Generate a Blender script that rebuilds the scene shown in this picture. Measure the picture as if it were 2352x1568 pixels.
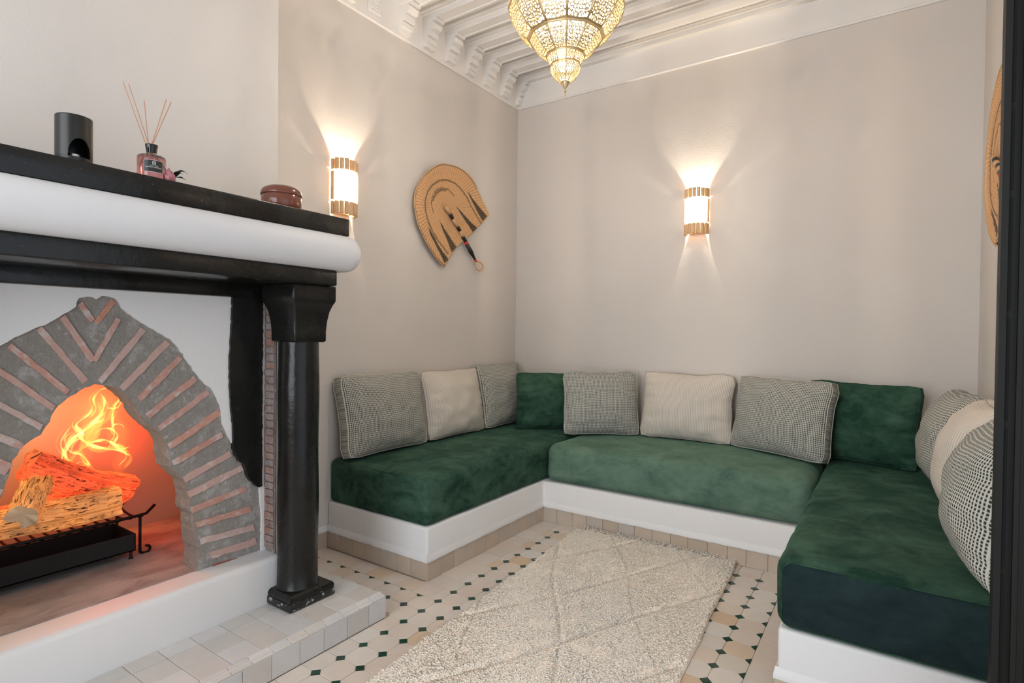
import bpy, bmesh, math, random
import numpy as np
from mathutils import Vector, Matrix, noise
random.seed(7); np.random.seed(7)
for o in list(bpy.data.objects): bpy.data.objects.remove(o, do_unlink=True)
SC = bpy.context.scene
COL = SC.collection
PI = math.pi

# ------------------------------------------------------------------ camera, world, large lights, exposure
CX, CY, CH = 2.4746, -3.7005, 1.15
YAW, PITCH, ROLL, FPX = -0.5956, -0.0142, 0.0109, 1280.76
IW, IH = 2352, 1568
_f = Vector((math.sin(YAW)*math.cos(PITCH), math.cos(YAW)*math.cos(PITCH), math.sin(PITCH)))
_r = Vector((math.cos(YAW), -math.sin(YAW), 0)); _u = _r.cross(_f)
CR = _r*math.cos(ROLL)+_u*math.sin(ROLL); CU = -_r*math.sin(ROLL)+_u*math.cos(ROLL)
cam = bpy.data.objects.new('camera', bpy.data.cameras.new('camera')); COL.objects.link(cam)
M = Matrix((( CR.x, CU.x, -_f.x, CX), (CR.y, CU.y, -_f.y, CY), (CR.z, CU.z, -_f.z, CH), (0,0,0,1)))
cam.matrix_world = M
cam.data.sensor_width = 36; cam.data.lens = FPX*36/IW; cam.data.clip_start = .05
SC.camera = cam
def on(u, v, ax, val):                       # pixel -> point on the plane ax = val
    d = _f + CR*((u-IW/2)/FPX) - CU*((v-IH/2)/FPX)
    i = 'xyz'.index(ax); C = Vector((CX,CY,CH)); t = (val-C[i])/d[i]
    return C + d*t

world = bpy.data.worlds.new('world'); SC.world = world; world.use_nodes = True
world.node_tree.nodes['Background'].inputs[0].default_value = (.75,.85,1,1)
world.node_tree.nodes['Background'].inputs[1].default_value = .6
def area(name, loc, rot, sx, sy, power, color):
    l = bpy.data.lights.new(name, 'AREA'); l.shape = 'RECTANGLE'; l.size = sx; l.size_y = sy
    l.energy = power; l.color = color
    o = bpy.data.objects.new(name, l); COL.objects.link(o); o.location = loc; o.rotation_euler = rot
    return o
# daylight falling in through the doorway (right wall) and the tall window behind the camera
area('doorway_daylight', (2.97,-3.15,1.25), (0, PI/2, 0), 2.2, 1.7, 4.5, (.82,.91,1))
area('window_daylight', (1.2,-5.1,1.6), (PI/2, 0, 0), 2.0, 2.2, 54, (.90,.95,1))
vs = SC.view_settings
vs.view_transform = 'Standard'; vs.look = 'None'; vs.exposure = 0.40; vs.gamma = 1; vs.use_curve_mapping = False

# ------------------------------------------------------------------ node helpers
class NT:
    def __init__(s, name):
        s.m = bpy.data.materials.new(name); s.m.use_nodes = True
        s.t = s.m.node_tree; s.b = s.t.nodes['Principled BSDF']; s.out = s.t.nodes['Material Output']
    def n(s, kind, ins=None, **kw):
        nd = s.t.nodes.new(kind)
        for k, v in kw.items(): setattr(nd, k, v)
        for k, v in (ins or {}).items(): s.put(nd.inputs[k], v)
        return nd
    def put(s, sock, v):
        if isinstance(v, bpy.types.NodeSocket): s.t.links.new(v, sock)
        elif isinstance(v, bpy.types.Node): s.t.links.new(v.outputs[0], sock)
        else: sock.default_value = v
    def set(s, **kw):
        for k, v in kw.items(): s.put(s.b.inputs[k.replace('_',' ')], v)
    def math(s, op, a, b=0, c=None):
        nd = s.t.nodes.new('ShaderNodeMath'); nd.operation = op
        s.put(nd.inputs[0], a); s.put(nd.inputs[1], b)
        if c is not None: s.put(nd.inputs[2], c)
        return nd.outputs[0]
    def ramp(s, fac, stops, interp='LINEAR'):
        nd = s.t.nodes.new('ShaderNodeValToRGB'); cr = nd.color_ramp; cr.interpolation = interp
        while len(cr.elements) < len(stops): cr.elements.new(.5)
        for e, (p, c) in zip(cr.elements, stops): e.position = p; e.color = (*c, 1) if len(c) == 3 else c
        s.put(nd.inputs[0], fac); return nd.outputs[0]
    def mix(s, fac, a, b, blend='MIX'):
        nd = s.t.nodes.new('ShaderNodeMix'); nd.data_type = 'RGBA'; nd.blend_type = blend
        s.put(nd.inputs[0], fac); s.put(nd.inputs[6], a if not isinstance(a, tuple) else (*a,1)); s.put(nd.inputs[7], b if not isinstance(b, tuple) else (*b,1))
        return nd.outputs[2]
    def noise(s, scale, detail=4, rough=.5, vec=None, dist=0):
        nd = s.n('ShaderNodeTexNoise', {'Scale':scale,'Detail':detail,'Roughness':rough,'Distortion':dist})
        s.put(nd.inputs['Vector'], vec if vec is not None else s.obj()); return nd.outputs[0]
    def obj(s):
        if not hasattr(s,'_tc'): s._tc = s.t.nodes.new('ShaderNodeTexCoord')
        return s._tc.outputs['Object']
    def pos(s):
        return s.n('ShaderNodeNewGeometry').outputs['Position']
    def uv(s):
        if not hasattr(s,'_tc'): s._tc = s.t.nodes.new('ShaderNodeTexCoord')
        return s._tc.outputs['UV']
    def bump(s, h, strength=.3, dist=.01):
        nd = s.n('ShaderNodeBump', {'Height':h,'Strength':strength,'Distance':dist}); s.put(s.b.inputs['Normal'], nd.outputs[0])
    def rnd(s):
        a = s.n('ShaderNodeObjectInfo').outputs['Random']; b = s.n('ShaderNodeNewGeometry').outputs['Random Per Island']
        return s.math('FRACT', s.math('ADD', a, b))
MAT = {}
def plaster(name, col, rough=.55, bscale=90, bstr=.25, spec=.35):
    t = NT(name); p = t.pos()
    big = t.noise(1.3, 3, .5, p)
    c = t.mix(big, tuple(x*.96 for x in col), tuple(min(1,x*1.03) for x in col))
    t.set(Base_Color=c, Roughness=rough); t.b.inputs['Specular IOR Level'].default_value = spec
    t.bump(t.noise(bscale, 3, .6, p), bstr, .003); MAT[name] = t.m
plaster('wall', (.685,.637,.592))
plaster('white', (.76,.75,.74), .45)
plaster('ceil', (.84,.81,.78), .28, 60, .06, .5)
plaster('torus', (.69,.69,.70), .5, 60, .08)
plaster('firebox', (.52,.47,.42), .85, 30, .4, .1)
def m_black():
    t = NT('black'); p = t.pos()
    n1 = t.noise(6, 5, .6, p); n2 = t.noise(230, 2, .5, p)
    chips = t.ramp(n2, [(.74,(0,0,0)),(.78,(1,1,1))])
    base = t.mix(n1, (.006,.006,.0055), (.016,.0155,.0135))
    t.set(Base_Color=t.mix(t.math('MULTIPLY', chips, .5), base, (.5,.5,.48)), Roughness=t.ramp(n1, [(.3,(.16,)*3),(.7,(.34,)*3)]))
    t.b.inputs['Specular IOR Level'].default_value = .32; t.bump(t.noise(14, 5, .6, p), .25, .01); MAT['black'] = t.m
m_black()
def m_basemarks():
    t = NT('black_worn'); p = t.pos()
    n1 = t.noise(40, 6, .65, p)
    t.set(Base_Color=t.ramp(n1, [(.56,(.012,.012,.011)),(.62,(.3,.3,.29)),(.7,(.6,.6,.58))]), Roughness=.3)
    t.bump(n1, .3, .004); MAT['black_worn'] = t.m
m_basemarks()
def tile(name, stops, rough=.22, bump=.25):
    t = NT(name); p = t.pos(); r = t.rnd()
    base = t.ramp(r, stops, 'LINEAR')
    cloud = t.noise(16, 3, .5, p)
    c = t.mix(.6, base, t.mix(t.ramp(cloud,[(.3,(0,)*3),(.7,(1,)*3)]), (.90,.90,.90), (1,1,1)), 'MULTIPLY')
    t.set(Base_Color=c, Roughness=rough*1.5)
    t.bump(t.noise(9, 1, .5, p), bump*.5, .002); MAT[name] = t.m
tile('tile_floor', [(0,(.65,.58,.52)),(.25,(.68,.61,.54)),(.45,(.66,.55,.47)),(.65,(.70,.65,.60)),(.85,(.67,.55,.45)),(.95,(.62,.46,.30)),(1,(.67,.64,.60))])
tile('tile_base', [(0,(.46,.38,.30)),(.4,(.57,.46,.36)),(.7,(.52,.46,.40)),(1,(.60,.47,.35))])
tile('tile_step', [(0,(.56,.54,.51)),(.4,(.63,.58,.54)),(.7,(.60,.60,.60)),(1,(.67,.64,.61))])
tile('tile_green', [(0,(.004,.035,.018)),(.6,(.008,.055,.030)),(1,(.004,.022,.014))], .12)
def m_simple(name, col, rough=.5, metal=0, **kw):
    t = NT(name); n = t.noise(40, 4, .6, t.pos())
    t.set(Base_Color=t.mix(n, tuple(c*.85 for c in col), tuple(min(1,c*1.15) for c in col)), Roughness=rough, Metallic=metal)
    for k, v in kw.items(): t.put(t.b.inputs[k.replace('_',' ')], v)
    MAT[name] = t.m; return t
m_simple('grout', (.46,.36,.28), .9)
m_simple('grout_pale', (.66,.62,.57), .9)
m_simple('iron', (.012,.011,.010), .45, .6)
m_simple('ash_black', (.010,.010,.010), .75)
m_simple('steel', (.010,.0095,.008), .55, 0, Specular_IOR_Level=.25)
m_simple('slot', (.003,.003,.003), .9)
m_simple('burner', (.011,.0105,.0075), .34, 0, Specular_IOR_Level=.4)
m_simple('brown_gloss', (.16,.050,.030), .16)
m_simple('cap_black', (.006,.006,.006), .08)
m_simple('reed', (.50,.27,.17), .7)
m_simple('petal', (.62,.24,.27), .6)
m_simple('leaf_dark', (.012,.018,.016), .3)
m_simple('print_white', (.8,.8,.78), .6)
m_simple('cane_frame', (.52,.30,.14), .55)
m_simple('wick', (.62,.38,.20), .6)
m_simple('red_tape', (.62,.045,.025), .45)
m_simple('black_tape', (.008,.010,.009), .35)
m_simple('foam', (.30,.22,.13), .95)
def m_brick():
    t = NT('brick'); p = t.pos()
    n1 = t.noise(55, 5, .65, p); n2 = t.noise(18, 4, .6, p); r = t.rnd()
    c = t.ramp(r, [(0,(.50,.24,.18)),(.5,(.52,.30,.25)),(.85,(.52,.36,.32)),(1,(.56,.22,.13))])
    c = t.mix(t.ramp(n1, [(.45,(0,)*3),(.75,(.55,)*3)]), c, (.50,.46,.43))
    c = t.mix(t.ramp(n2, [(.54,(0,)*3),(.68,(.7,)*3)]), c, (.62,.60,.58))
    t.set(Base_Color=c, Roughness=.9); t.bump(n1, .6, .006); MAT['brick'] = t.m
    t = NT('mortar'); p = t.pos()
    n1 = t.noise(70, 6, .7, p); n2 = t.noise(14, 5, .65, p)
    c = t.mix(n1, (.30,.272,.240), (.54,.50,.45))
    c = t.mix(t.ramp(n2, [(.54,(0,)*3),(.68,(.7,)*3)]), c, (.66,.65,.63))
    c = t.mix(t.ramp(t.noise(33,4,.6,p), [(.60,(0,)*3),(.68,(.6,)*3)]), c, (.72,.71,.70))
    t.set(Base_Color=c, Roughness=.95); t.bump(t.noise(38, 6, .78, p), 1.0, .022); MAT['mortar'] = t.m
    t = NT('brick_red'); p = t.pos(); n1 = t.noise(40, 5, .6, p)
    t.set(Base_Color=t.mix(n1, (.30,.05,.03), (.46,.12,.07)), Roughness=.85); t.bump(n1, .5, .004); MAT['brick_red'] = t.m
m_brick()
def m_pier():
    t = NT('brick_old'); p = t.pos(); n1 = t.noise(40, 5, .65, p); r = t.rnd()
    c = t.ramp(r, [(0,(.20,.11,.085)),(.5,(.26,.19,.17)),(1,(.30,.15,.10))]); c = t.mix(t.ramp(n1, [(.42,(0,)*3),(.65,(.8,)*3)]), c, (.34,.31,.31))
    t.set(Base_Color=c, Roughness=.9); t.bump(n1, .6, .006); MAT['brick_old'] = t.m
m_pier()
def m_velvet(name, dark, light, patch, seed):
    t = NT(name); p = t.n('ShaderNodeMapping', {'Vector':t.pos(), 'Location':(seed,seed*.7,0), 'Scale':(1,1,1.6)}).outputs[0]
    n1 = t.noise(5.5, 6, .62, p, .6); n2 = t.noise(26, 4, .6, p, .3)
    f = t.math('ADD', t.math('MULTIPLY', n1, .8), t.math('MULTIPLY', n2, .25))
    f = t.ramp(f, [(.44-patch,(0,)*3),(.66,(1,)*3)])
    c = t.mix(f, dark, light)
    t.set(Base_Color=c, Roughness=.85, Sheen_Roughness=.35)
    t.b.inputs['Sheen Weight'].default_value = .35
    t.put(t.b.inputs['Sheen Tint'], t.mix(.5, c, (.18,.40,.30)))
    t.b.inputs['Specular IOR Level'].default_value = .15
    t.bump(t.math('ADD', n1, t.math('MULTIPLY', n2, .25)), .22, .010); MAT[name] = t.m
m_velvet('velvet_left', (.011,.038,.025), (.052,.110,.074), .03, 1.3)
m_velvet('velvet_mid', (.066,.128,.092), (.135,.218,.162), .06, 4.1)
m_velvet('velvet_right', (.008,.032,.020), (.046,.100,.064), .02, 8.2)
m_velvet('velvet_pillow', (.014,.050,.031), (.054,.118,.076), .04, 2.6)
m_velvet('velvet_daylight_tint', (.008,.019,.021), (.018,.034,.036), .05, 3.7)  # same green velvet, cool daylight on the end face put into its colour
def m_weave():
    t = NT('weave'); s = t.n('ShaderNodeSeparateXYZ', {0:t.uv()})
    j = t.noise(55, 2, .5, t.n('ShaderNodeVectorMath', {0:t.uv(),1:(1,1,1)}, operation='MULTIPLY').outputs[0])
    jj = t.math('MULTIPLY', t.math('SUBTRACT', j, .5), .26)
    fu = t.math('FRACT', t.math('ADD', t.math('DIVIDE', s.outputs[0], .0082), jj))
    fv = t.math('FRACT', t.math('ADD', t.math('DIVIDE', s.outputs[1], .0104), t.math('MULTIPLY', jj, 1.4)))
    def band(f, a, b, w=.1):
        x = t.n('ShaderNodeMapRange', {'Value':f,1:a-w,2:a+w,3:0,4:1}).outputs[0]
        y = t.n('ShaderNodeMapRange', {'Value':f,1:b-w,2:b+w,3:1,4:0}).outputs[0]
        return t.math('MULTIPLY', x, y)
    d = t.math('MULTIPLY', band(fu,.40,.94), band(fv,.20,.90))
    fine = t.noise(900, 2, .6, t.uv())
    lite = t.mix(fine, (.44,.43,.38), (.74,.72,.65)); dark = t.mix(fine, (.012,.019,.015), (.060,.074,.062))
    t.set(Base_Color=t.mix(d, lite, dark), Roughness=.95); t.b.inputs['Specular IOR Level'].default_value = .1
    t.bump(t.math('SUBTRACT', 1, d), .5, .003); MAT['weave'] = t.m
    t = NT('cream_rib'); s = t.n('ShaderNodeSeparateXYZ', {0:t.uv()})
    fu = t.math('PINGPONG', t.math('DIVIDE', s.outputs[0], .0098), .5)
    fv = t.math('PINGPONG', t.math('DIVIDE', s.outputs[1], .0075), .5)
    d = t.ramp(fu, [(.02,(1,)*3),(.17,(0,)*3)]); d2 = t.ramp(fv, [(.02,(.35,)*3),(.14,(0,)*3)])
    dd = t.math('MAXIMUM', d, d2); fine = t.noise(500,2,.6,t.uv())
    t.set(Base_Color=t.mix(t.math('MULTIPLY', dd, .8), t.mix(fine,(.68,.61,.53),(.80,.74,.66)), (.36,.31,.26)), Roughness=.95)
    t.b.inputs['Specular IOR Level'].default_value = .1
    t.bump(t.math('SUBTRACT', 1, dd), .45, .003); MAT['cream_rib'] = t.m
m_weave()
def m_rug():
    for nm, c0, c1 in (('rug_pile',(.97,.85,.72),(1,.93,.82)),('rug_back',(.93,.79,.66),(.95,.82,.70)),('rug_fringe',(.70,.64,.56),(.84,.78,.70))):
        t = NT(nm); p = t.pos(); a = t.n('ShaderNodeNewGeometry').outputs['Random Per Island']
        c = t.mix(a, c0, c1)
        t.set(Base_Color=c, Roughness=.95); t.b.inputs['Specular IOR Level'].default_value = .05
        MAT[nm] = t.m
m_rug()
def m_brass():
    t = NT('brass'); n = t.noise(30, 4, .6, t.pos())
    t.set(Base_Color=t.mix(n, (.70,.54,.30), (.88,.74,.48)), Metallic=1, Roughness=.36); MAT['brass'] = t.m
m_brass()
def m_cane():
    t = NT('cane'); s = t.n('ShaderNodeMapping', {'Vector':t.obj(),'Scale':(60,60,3)}).outputs[0]
    n = t.noise(4, 3, .6, s); r = t.rnd()
    c = t.mix(n, (.50,.26,.11), (.80,.54,.30)); c = t.mix(t.math('MULTIPLY', r, .35), c, (.82,.58,.36))
    t.set(Base_Color=c, Roughness=.35); t.b.inputs['Coat Weight'].default_value = .3; MAT['cane'] = t.m
    t = NT('frosted')                       # crackled glass rods in front of the lamp
    v = t.n('ShaderNodeTexVoronoi', {'Vector':t.pos(),'Scale':260}, feature='DISTANCE_TO_EDGE').outputs['Distance']
    e = t.ramp(v, [(.02,(.25,.2,.15)),(.10,(1,1,1))])
    t.set(Base_Color=e, Roughness=.3, Emission_Color=(1,.90,.74,1)); t.b.inputs['Transmission Weight'].default_value = .35
    t.put(t.b.inputs['Emission Strength'], t.math('MULTIPLY', e, .9)); MAT['frosted'] = t.m
m_cane()
def emis(name, col, st):
    t = NT(name); t.set(Base_Color=(*col,1), Emission_Color=(*col,1)); t.b.inputs['Emission Strength'].default_value = st; MAT[name] = t.m
emis('bulb', (1,.93,.80), 30); emis('bulb_warm', (1,.85,.6), 30)
def m_glass():
    t = NT('glass'); t.set(Base_Color=(1,1,1,1), Roughness=.02, IOR=1.45); t.b.inputs['Transmission Weight'].default_value = 1; MAT['glass'] = t.m
    t = NT('pink_liquid'); t.set(Base_Color=(.95,.42,.42,1), Roughness=.08, IOR=1.2); t.b.inputs['Transmission Weight'].default_value = .75; MAT['pink_liquid'] = t.m
    t = NT('label_black'); t.set(Base_Color=(.012,.014,.013,1), Roughness=.4); MAT['label_black'] = t.m
m_glass()
def m_log():
    for nm, st, c0, c1, e0 in (('log_bark',2.2,(.26,.10,.06),(.62,.28,.17),(1,.085,.020)), ('log_pale',1.1,(.50,.30,.15),(.86,.64,.38),(1,.30,.05))):
        t = NT(nm); p = t.n('ShaderNodeMapping', {'Vector':t.uv(),'Scale':(.35,2.6,1)}).outputs[0]
        n1 = t.noise(9, 6, .7, p, .8); n2 = t.noise(5, 3, .6, t.pos())
        n3 = t.noise(11, 5, .65, t.n('ShaderNodeMapping', {'Vector':t.uv(),'Scale':(.45,3.2,1)}).outputs[0], 1.2)
        crack = t.ramp(n3, [(.36,(0,)*3),(.47,(1,)*3)])
        t.set(Base_Color=t.mix(crack, (.03,.012,.008), t.mix(n1, c0, c1)), Roughness=.9, Emission_Color=(*e0,1))
        em = t.math('MULTIPLY', t.ramp(n2, [(.30,(.15,)*3),(.60,(1,)*3)]), t.math('MULTIPLY', crack, n1))
        t.put(t.b.inputs['Emission Strength'], t.math('MULTIPLY', em, st))
        t.bump(t.math('ADD', n1, crack), .9, .012); MAT[nm] = t.m
    t = NT('log_cut'); n = t.noise(30, 4, .6, t.pos())
    t.set(Base_Color=t.mix(n, (.86,.72,.50), (.95,.84,.62)), Roughness=.85); MAT['log_cut'] = t.m
m_log()
def m_flame(name, col, st):
    t = NT(name); t.t.nodes.remove(t.b)
    e = t.n('ShaderNodeEmission', {'Color':(*col,1),'Strength':st}); t.t.links.new(e.outputs[0], t.out.inputs['Volume']); MAT[name] = t.m
m_flame('flame_yellow', (1,.58,.12), 90); m_flame('flame_orange', (1,.30,.03), 30); m_flame('flame_glow', (1,.22,.03), 3.2)
def m_hearth():
    t = NT('hearth'); p = t.pos()
    n = t.noise(7, 5, .6, t.n('ShaderNodeMapping', {'Vector':p,'Scale':(1.6,.8,1)}).outputs[0], .5)
    c = t.ramp(n, [(.30,(.22,.21,.20)),(.5,(.36,.35,.34)),(.70,(.46,.45,.44))])
    t.set(Base_Color=c, Roughness=.8); t.bump(t.noise(40,4,.6,p), .3, .004); MAT['hearth'] = t.m
m_hearth()
def m_straw():
    t = NT('straw'); s = t.n('ShaderNodeSeparateXYZ', {0:t.uv()})
    ribs = t.math('PINGPONG', t.math('MULTIPLY', s.outputs[0], 92), .5)
    rows = t.math('PINGPONG', t.math('MULTIPLY', s.outputs[1], 46), .5)
    h = t.math('ADD', t.math('MULTIPLY', ribs, .9), t.math('MULTIPLY', rows, 1.1))
    shade = t.ramp(h, [(.12,(.26,.095,.035)),(.42,(.68,.36,.16)),(.9,(.85,.52,.27))])
    n = t.noise(70, 3, .6, t.obj()); c = t.mix(t.math('MULTIPLY', n, .45), shade, (.84,.55,.30))
    a = t.n('ShaderNodeAttribute', attribute_name='dark').outputs['Fac']
    dk = t.mix(t.ramp(t.math('MULTIPLY', rows, 2), [(.3,(0,)*3),(.8,(1,)*3)]), (.02,.016,.012), (.20,.13,.07))
    t.set(Base_Color=t.mix(a, c, dk), Roughness=.75); t.bump(h, .55, .004); MAT['straw'] = t.m
m_straw()

# ------------------------------------------------------------------ mesh helpers
class MB:
    def __init__(s): s.v = []; s.f = []; s.uv = None
    def add(s, vs, fs):
        k = len(s.v); s.v += [tuple(v) for v in vs]; s.f += [tuple(i+k for i in f) for f in fs]; return s
    def box(s, a, b):
        x0,y0,z0 = a; x1,y1,z1 = b
        return s.add([(x0,y0,z0),(x1,y0,z0),(x1,y1,z0),(x0,y1,z0),(x0,y0,z1),(x1,y0,z1),(x1,y1,z1),(x0,y1,z1)],
                     [(0,3,2,1),(4,5,6,7),(0,1,5,4),(1,2,6,5),(2,3,7,6),(3,0,4,7)])
    def prism(s, poly, d, inset=0, depth=0):     # poly: 3D points (planar, CCW seen from +d), extruded to -d; optional bevel
        n = len(poly); d = Vector(d); P = [Vector(p) for p in poly]; c = sum(P, Vector())/n
        top = [p+(c-p).normalized()*inset for p in P] if inset else P
        base = [p-d for p in P]; k = len(s.v)
        if inset:
            nn = d.normalized()*depth
            s.add([*top, *[p-nn for p in P], *base], [tuple(range(n))]+[(i, n+i, n+(i+1)%n, (i+1)%n) for i in range(n)]+[(n+i, 2*n+i, 2*n+(i+1)%n, n+(i+1)%n) for i in range(n)])
        else:
            s.add([*top, *base], [tuple(range(n)), tuple(range(2*n-1,n-1,-1))]+[(i, n+i, n+(i+1)%n, (i+1)%n) for i in range(n)])
        return s
    def tube(s, pts, rad, seg=8, closed=False, caps=True):
        P = [Vector(p) for p in pts]; n = len(P); R = rad if hasattr(rad,'__len__') else [rad]*n
        rings = []; prev = None
        for i in range(n):
            a = P[i-1] if (i > 0 or closed) else P[i]; b = P[(i+1)%n] if (i < n-1 or closed) else P[i]
            t = (b-a).normalized()
            if prev is None:
                h = Vector((0,0,1)) if abs(t.z) < .9 else Vector((1,0,0)); u = t.cross(h).normalized()
            else: u = (prev-t*prev.dot(t)).normalized()
            prev = u; w = t.cross(u)
            rings.append([P[i]+(u*math.cos(2*PI*k/seg)+w*math.sin(2*PI*k/seg))*R[i] for k in range(seg)])
        vs = [q for r in rings for q in r]; fs = []
        for i in range(n if closed else n-1):
            j = (i+1)%n
            for k in range(seg): fs.append((i*seg+k, i*seg+(k+1)%seg, j*seg+(k+1)%seg, j*seg+k))
        if caps and not closed: fs += [tuple(range(seg-1,-1,-1)), tuple((n-1)*seg+k for k in range(seg))]
        return s.add(vs, fs)
    def lathe(s, prof, seg=32, c=(0,0,0), cap=True):
        vs = [(c[0]+r*math.cos(2*PI*k/seg), c[1]+r*math.sin(2*PI*k/seg), c[2]+z) for r, z in prof for k in range(seg)]; fs = []
        for i in range(len(prof)-1):
            for k in range(seg): fs.append((i*seg+k, i*seg+(k+1)%seg, (i+1)*seg+(k+1)%seg, (i+1)*seg+k))
        if cap: fs += [tuple(range(seg-1,-1,-1)), tuple((len(prof)-1)*seg+k for k in range(seg))]
        return s.add(vs, fs)
    def grid(s, fn, nu, nv):
        vs = [fn(i/nu, j/nv) for j in range(nv+1) for i in range(nu+1)]; w = nu+1
        return s.add(vs, [(j*w+i, j*w+i+1, (j+1)*w+i+1, (j+1)*w+i) for j in range(nv) for i in range(nu)])
    def build(s, name, mat, parent=None, smooth=False, loc=None, recalc=True, uvfn=None):
        me = bpy.data.meshes.new(name); me.from_pydata(s.v, [], s.f)
        if recalc:
            bm = bmesh.new(); bm.from_mesh(me); bmesh.ops.recalc_face_normals(bm, faces=bm.faces); bm.to_mesh(me); bm.free()
        if s.uv:
            l = me.uv_layers.new(name='UVMap')
            for lp in me.loops: l.data[lp.index].uv = s.uv[lp.vertex_index]
        return obj(name, me, mat, parent, smooth, loc)
def obj(name, me, mat, parent=None, smooth=False, loc=None):
    if mat:
        me.materials.clear(); me.materials.append(MAT[mat])
    if smooth: me.shade_smooth() if smooth is True else me.set_sharp_from_angle(angle=smooth) or me.shade_smooth() if False else _smooth(me, smooth)
    o = bpy.data.objects.new(name, me); COL.objects.link(o)
    if parent: o.parent = parent
    if loc is not None: o.location = loc
    return o
def _smooth(me, a):
    me.shade_smooth()
    if a is not True: me.set_sharp_from_angle(angle=a)
def empty(name, loc=(0,0,0), rz=0, parent=None):
    o = bpy.data.objects.new(name, None); COL.objects.link(o); o.location = loc; o.rotation_euler = (0,0,rz); o.empty_display_size = .05
    if parent: o.parent = parent
    return o
def tag(o, label=None, cat=None, group=None, kind=None):
    if label: o['label'] = label
    if cat: o['category'] = cat
    if group: o['group'] = group
    if kind: o['kind'] = kind
    return o
def inst(src, parent=None, loc=None, rot=None, scale=None, name=None):
    c = src.copy(); COL.objects.link(c); c.parent = parent
    if name: c.name = name
    if loc is not None: c.location = loc
    if rot is not None: c.rotation_euler = rot
    if scale is not None: c.scale = scale
    return c
def bevel_box(name, a, b, mat, parent=None, w=.01, seg=2, smooth=.6):
    mb = MB().box(a, b); me = bpy.data.meshes.new(name); me.from_pydata(mb.v, [], mb.f)
    bm = bmesh.new(); bm.from_mesh(me); bmesh.ops.recalc_face_normals(bm, faces=bm.faces)
    bmesh.ops.bevel(bm, geom=list(bm.edges), offset=w, segments=seg, profile=.5, affect='EDGES'); bm.to_mesh(me); bm.free()
    return obj(name, me, mat, parent, smooth)

# ------------------------------------------------------------------ room shell
RW, YF, ZC, HC = 2.85, -5.2, 3.22, 2.925
FPR, FPL = -2.28, -3.68                     # fireplace body, right and left end
def wall(name, quads, mat='wall'):
    mb = MB()
    for a, b in quads: mb.box(a, b)
    return tag(mb.build(name, mat), kind='structure')
wl = wall('wall_left', [((-.12,FPR-.02,-.02),(0,.12,ZC+.1)), ((-.12,YF-.12,-.02),(0,FPL+.02,ZC+.1)), ((-.12,FPL+.02,1.45),(0,FPR-.02,ZC+.1))])
wall('wall_back', [((0,0,-.02),(RW+.12,.12,ZC+.1))])
wall('wall_right', [((RW,-2.12,-.02),(RW+.12,0,ZC+.1)), ((RW,YF-.12,-.02),(RW+.12,-4.15,ZC+.1)), ((RW,-4.15,2.45),(RW+.12,-2.12,ZC+.1))])
wall('wall_front', [((0,YF-.12,-.02),(.15,YF,ZC+.1)), ((2.25,YF-.12,-.02),(RW,YF,ZC+.1)), ((.15,YF-.12,2.75),(2.25,YF,ZC+.1)), ((.15,YF-.12,-.02),(2.25,YF,.45))])
w1 = tag(empty('window_1', (1.2,YF-.06,.45)), kind='structure')
mb = MB()
for x in (-1.05,-.35,.35,1.05): mb.box((x-.025,-.03,0),(x+.025,.03,2.3))
for z in (0,1.15,2.25): mb.box((-1.05,-.028,z),(1.05,.028,z+.05))
mb.build('window_frame', 'steel', w1)
for x in (-1.025,-.325,.375):
    for z in (.05,1.2): MB().box((x,-.004,z),(x+.65,.004,z+(1.1 if z<1 else 1.05))).build('pane', 'glass', w1)
# ceiling: boards, beams, brackets, frieze and ledge
ce = wall('ceiling', [((-.1,YF-.1,ZC),(RW+.1,.1,ZC+.1))], 'ceil')
def beam_prof(name, y, parent):
    pr = [(-.045,3.10),(-.045,3.128),(-.052,3.134),(-.052,3.142),(-.062,3.152),(-.062,3.17),(-.078,3.19),(-.078,ZC+.02),(.078,ZC+.02),(.078,3.19),(.062,3.17),(.062,3.152),(.052,3.142),(.052,3.134),(.045,3.128),(.045,3.10),(.03,3.10),(.027,3.104),(-.027,3.104),(-.03,3.10)]
    n = len(pr); mb = MB()
    mb.add([(0,a,b) for a,b in pr]+[(RW,a,b) for a,b in pr], [(i,(i+1)%n,n+(i+1)%n,n+i) for i in range(n)])
    return mb.build(name, 'ceil', parent)
b0 = beam_prof('beam', 0, ce)
ks = [k for k in range(24)]
ys = [-.015-.21*k for k in ks]
b0.location = (0,ys[0],0)
for y in ys[1:]: inst(b0, ce, (0,y,0))
def bracket_mesh():
    st = [(.030,2.94),(.030,2.965),(.045,2.965),(.048,2.99),(.036,2.992),(.038,3.0),(.060,3.004),(.064,3.028),(.052,3.031),(.056,3.04),(.086,3.048),(.094,3.072),(.080,3.084),(.108,3.084),(.108,3.10)]
    pr = [(0,2.94)]+st+[(0,3.10)]; n = len(pr); mb = MB()
    mb.add([(a,-.04,b) for a,b in pr]+[(a,.04,b) for a,b in pr], [tuple(range(n)), tuple(range(2*n-1,n-1,-1))]+[(i,(i+1)%n,n+(i+1)%n,n+i) for i in range(n)])
    return mb
bk0 = bracket_mesh().build('bracket', 'ceil', ce); bk0.location = (.012,ys[0],0)
for k, y in enumerate(ys):
    if k and k != 7: inst(bk0, ce, (.012,y,0))
    if k != 7: inst(bk0, ce, (RW-.012,y,0), (0,0,PI))
tr = tag(MB().box((0,FPR,HC+.005),(.012,-.012,ZC)).box((0,-.012,HC+.005),(RW,0,ZC)).box((RW-.012,YF,HC+.005),(RW,-.012,ZC)).build('trim_1', 'ceil'), kind='structure')
mb = MB()
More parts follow.
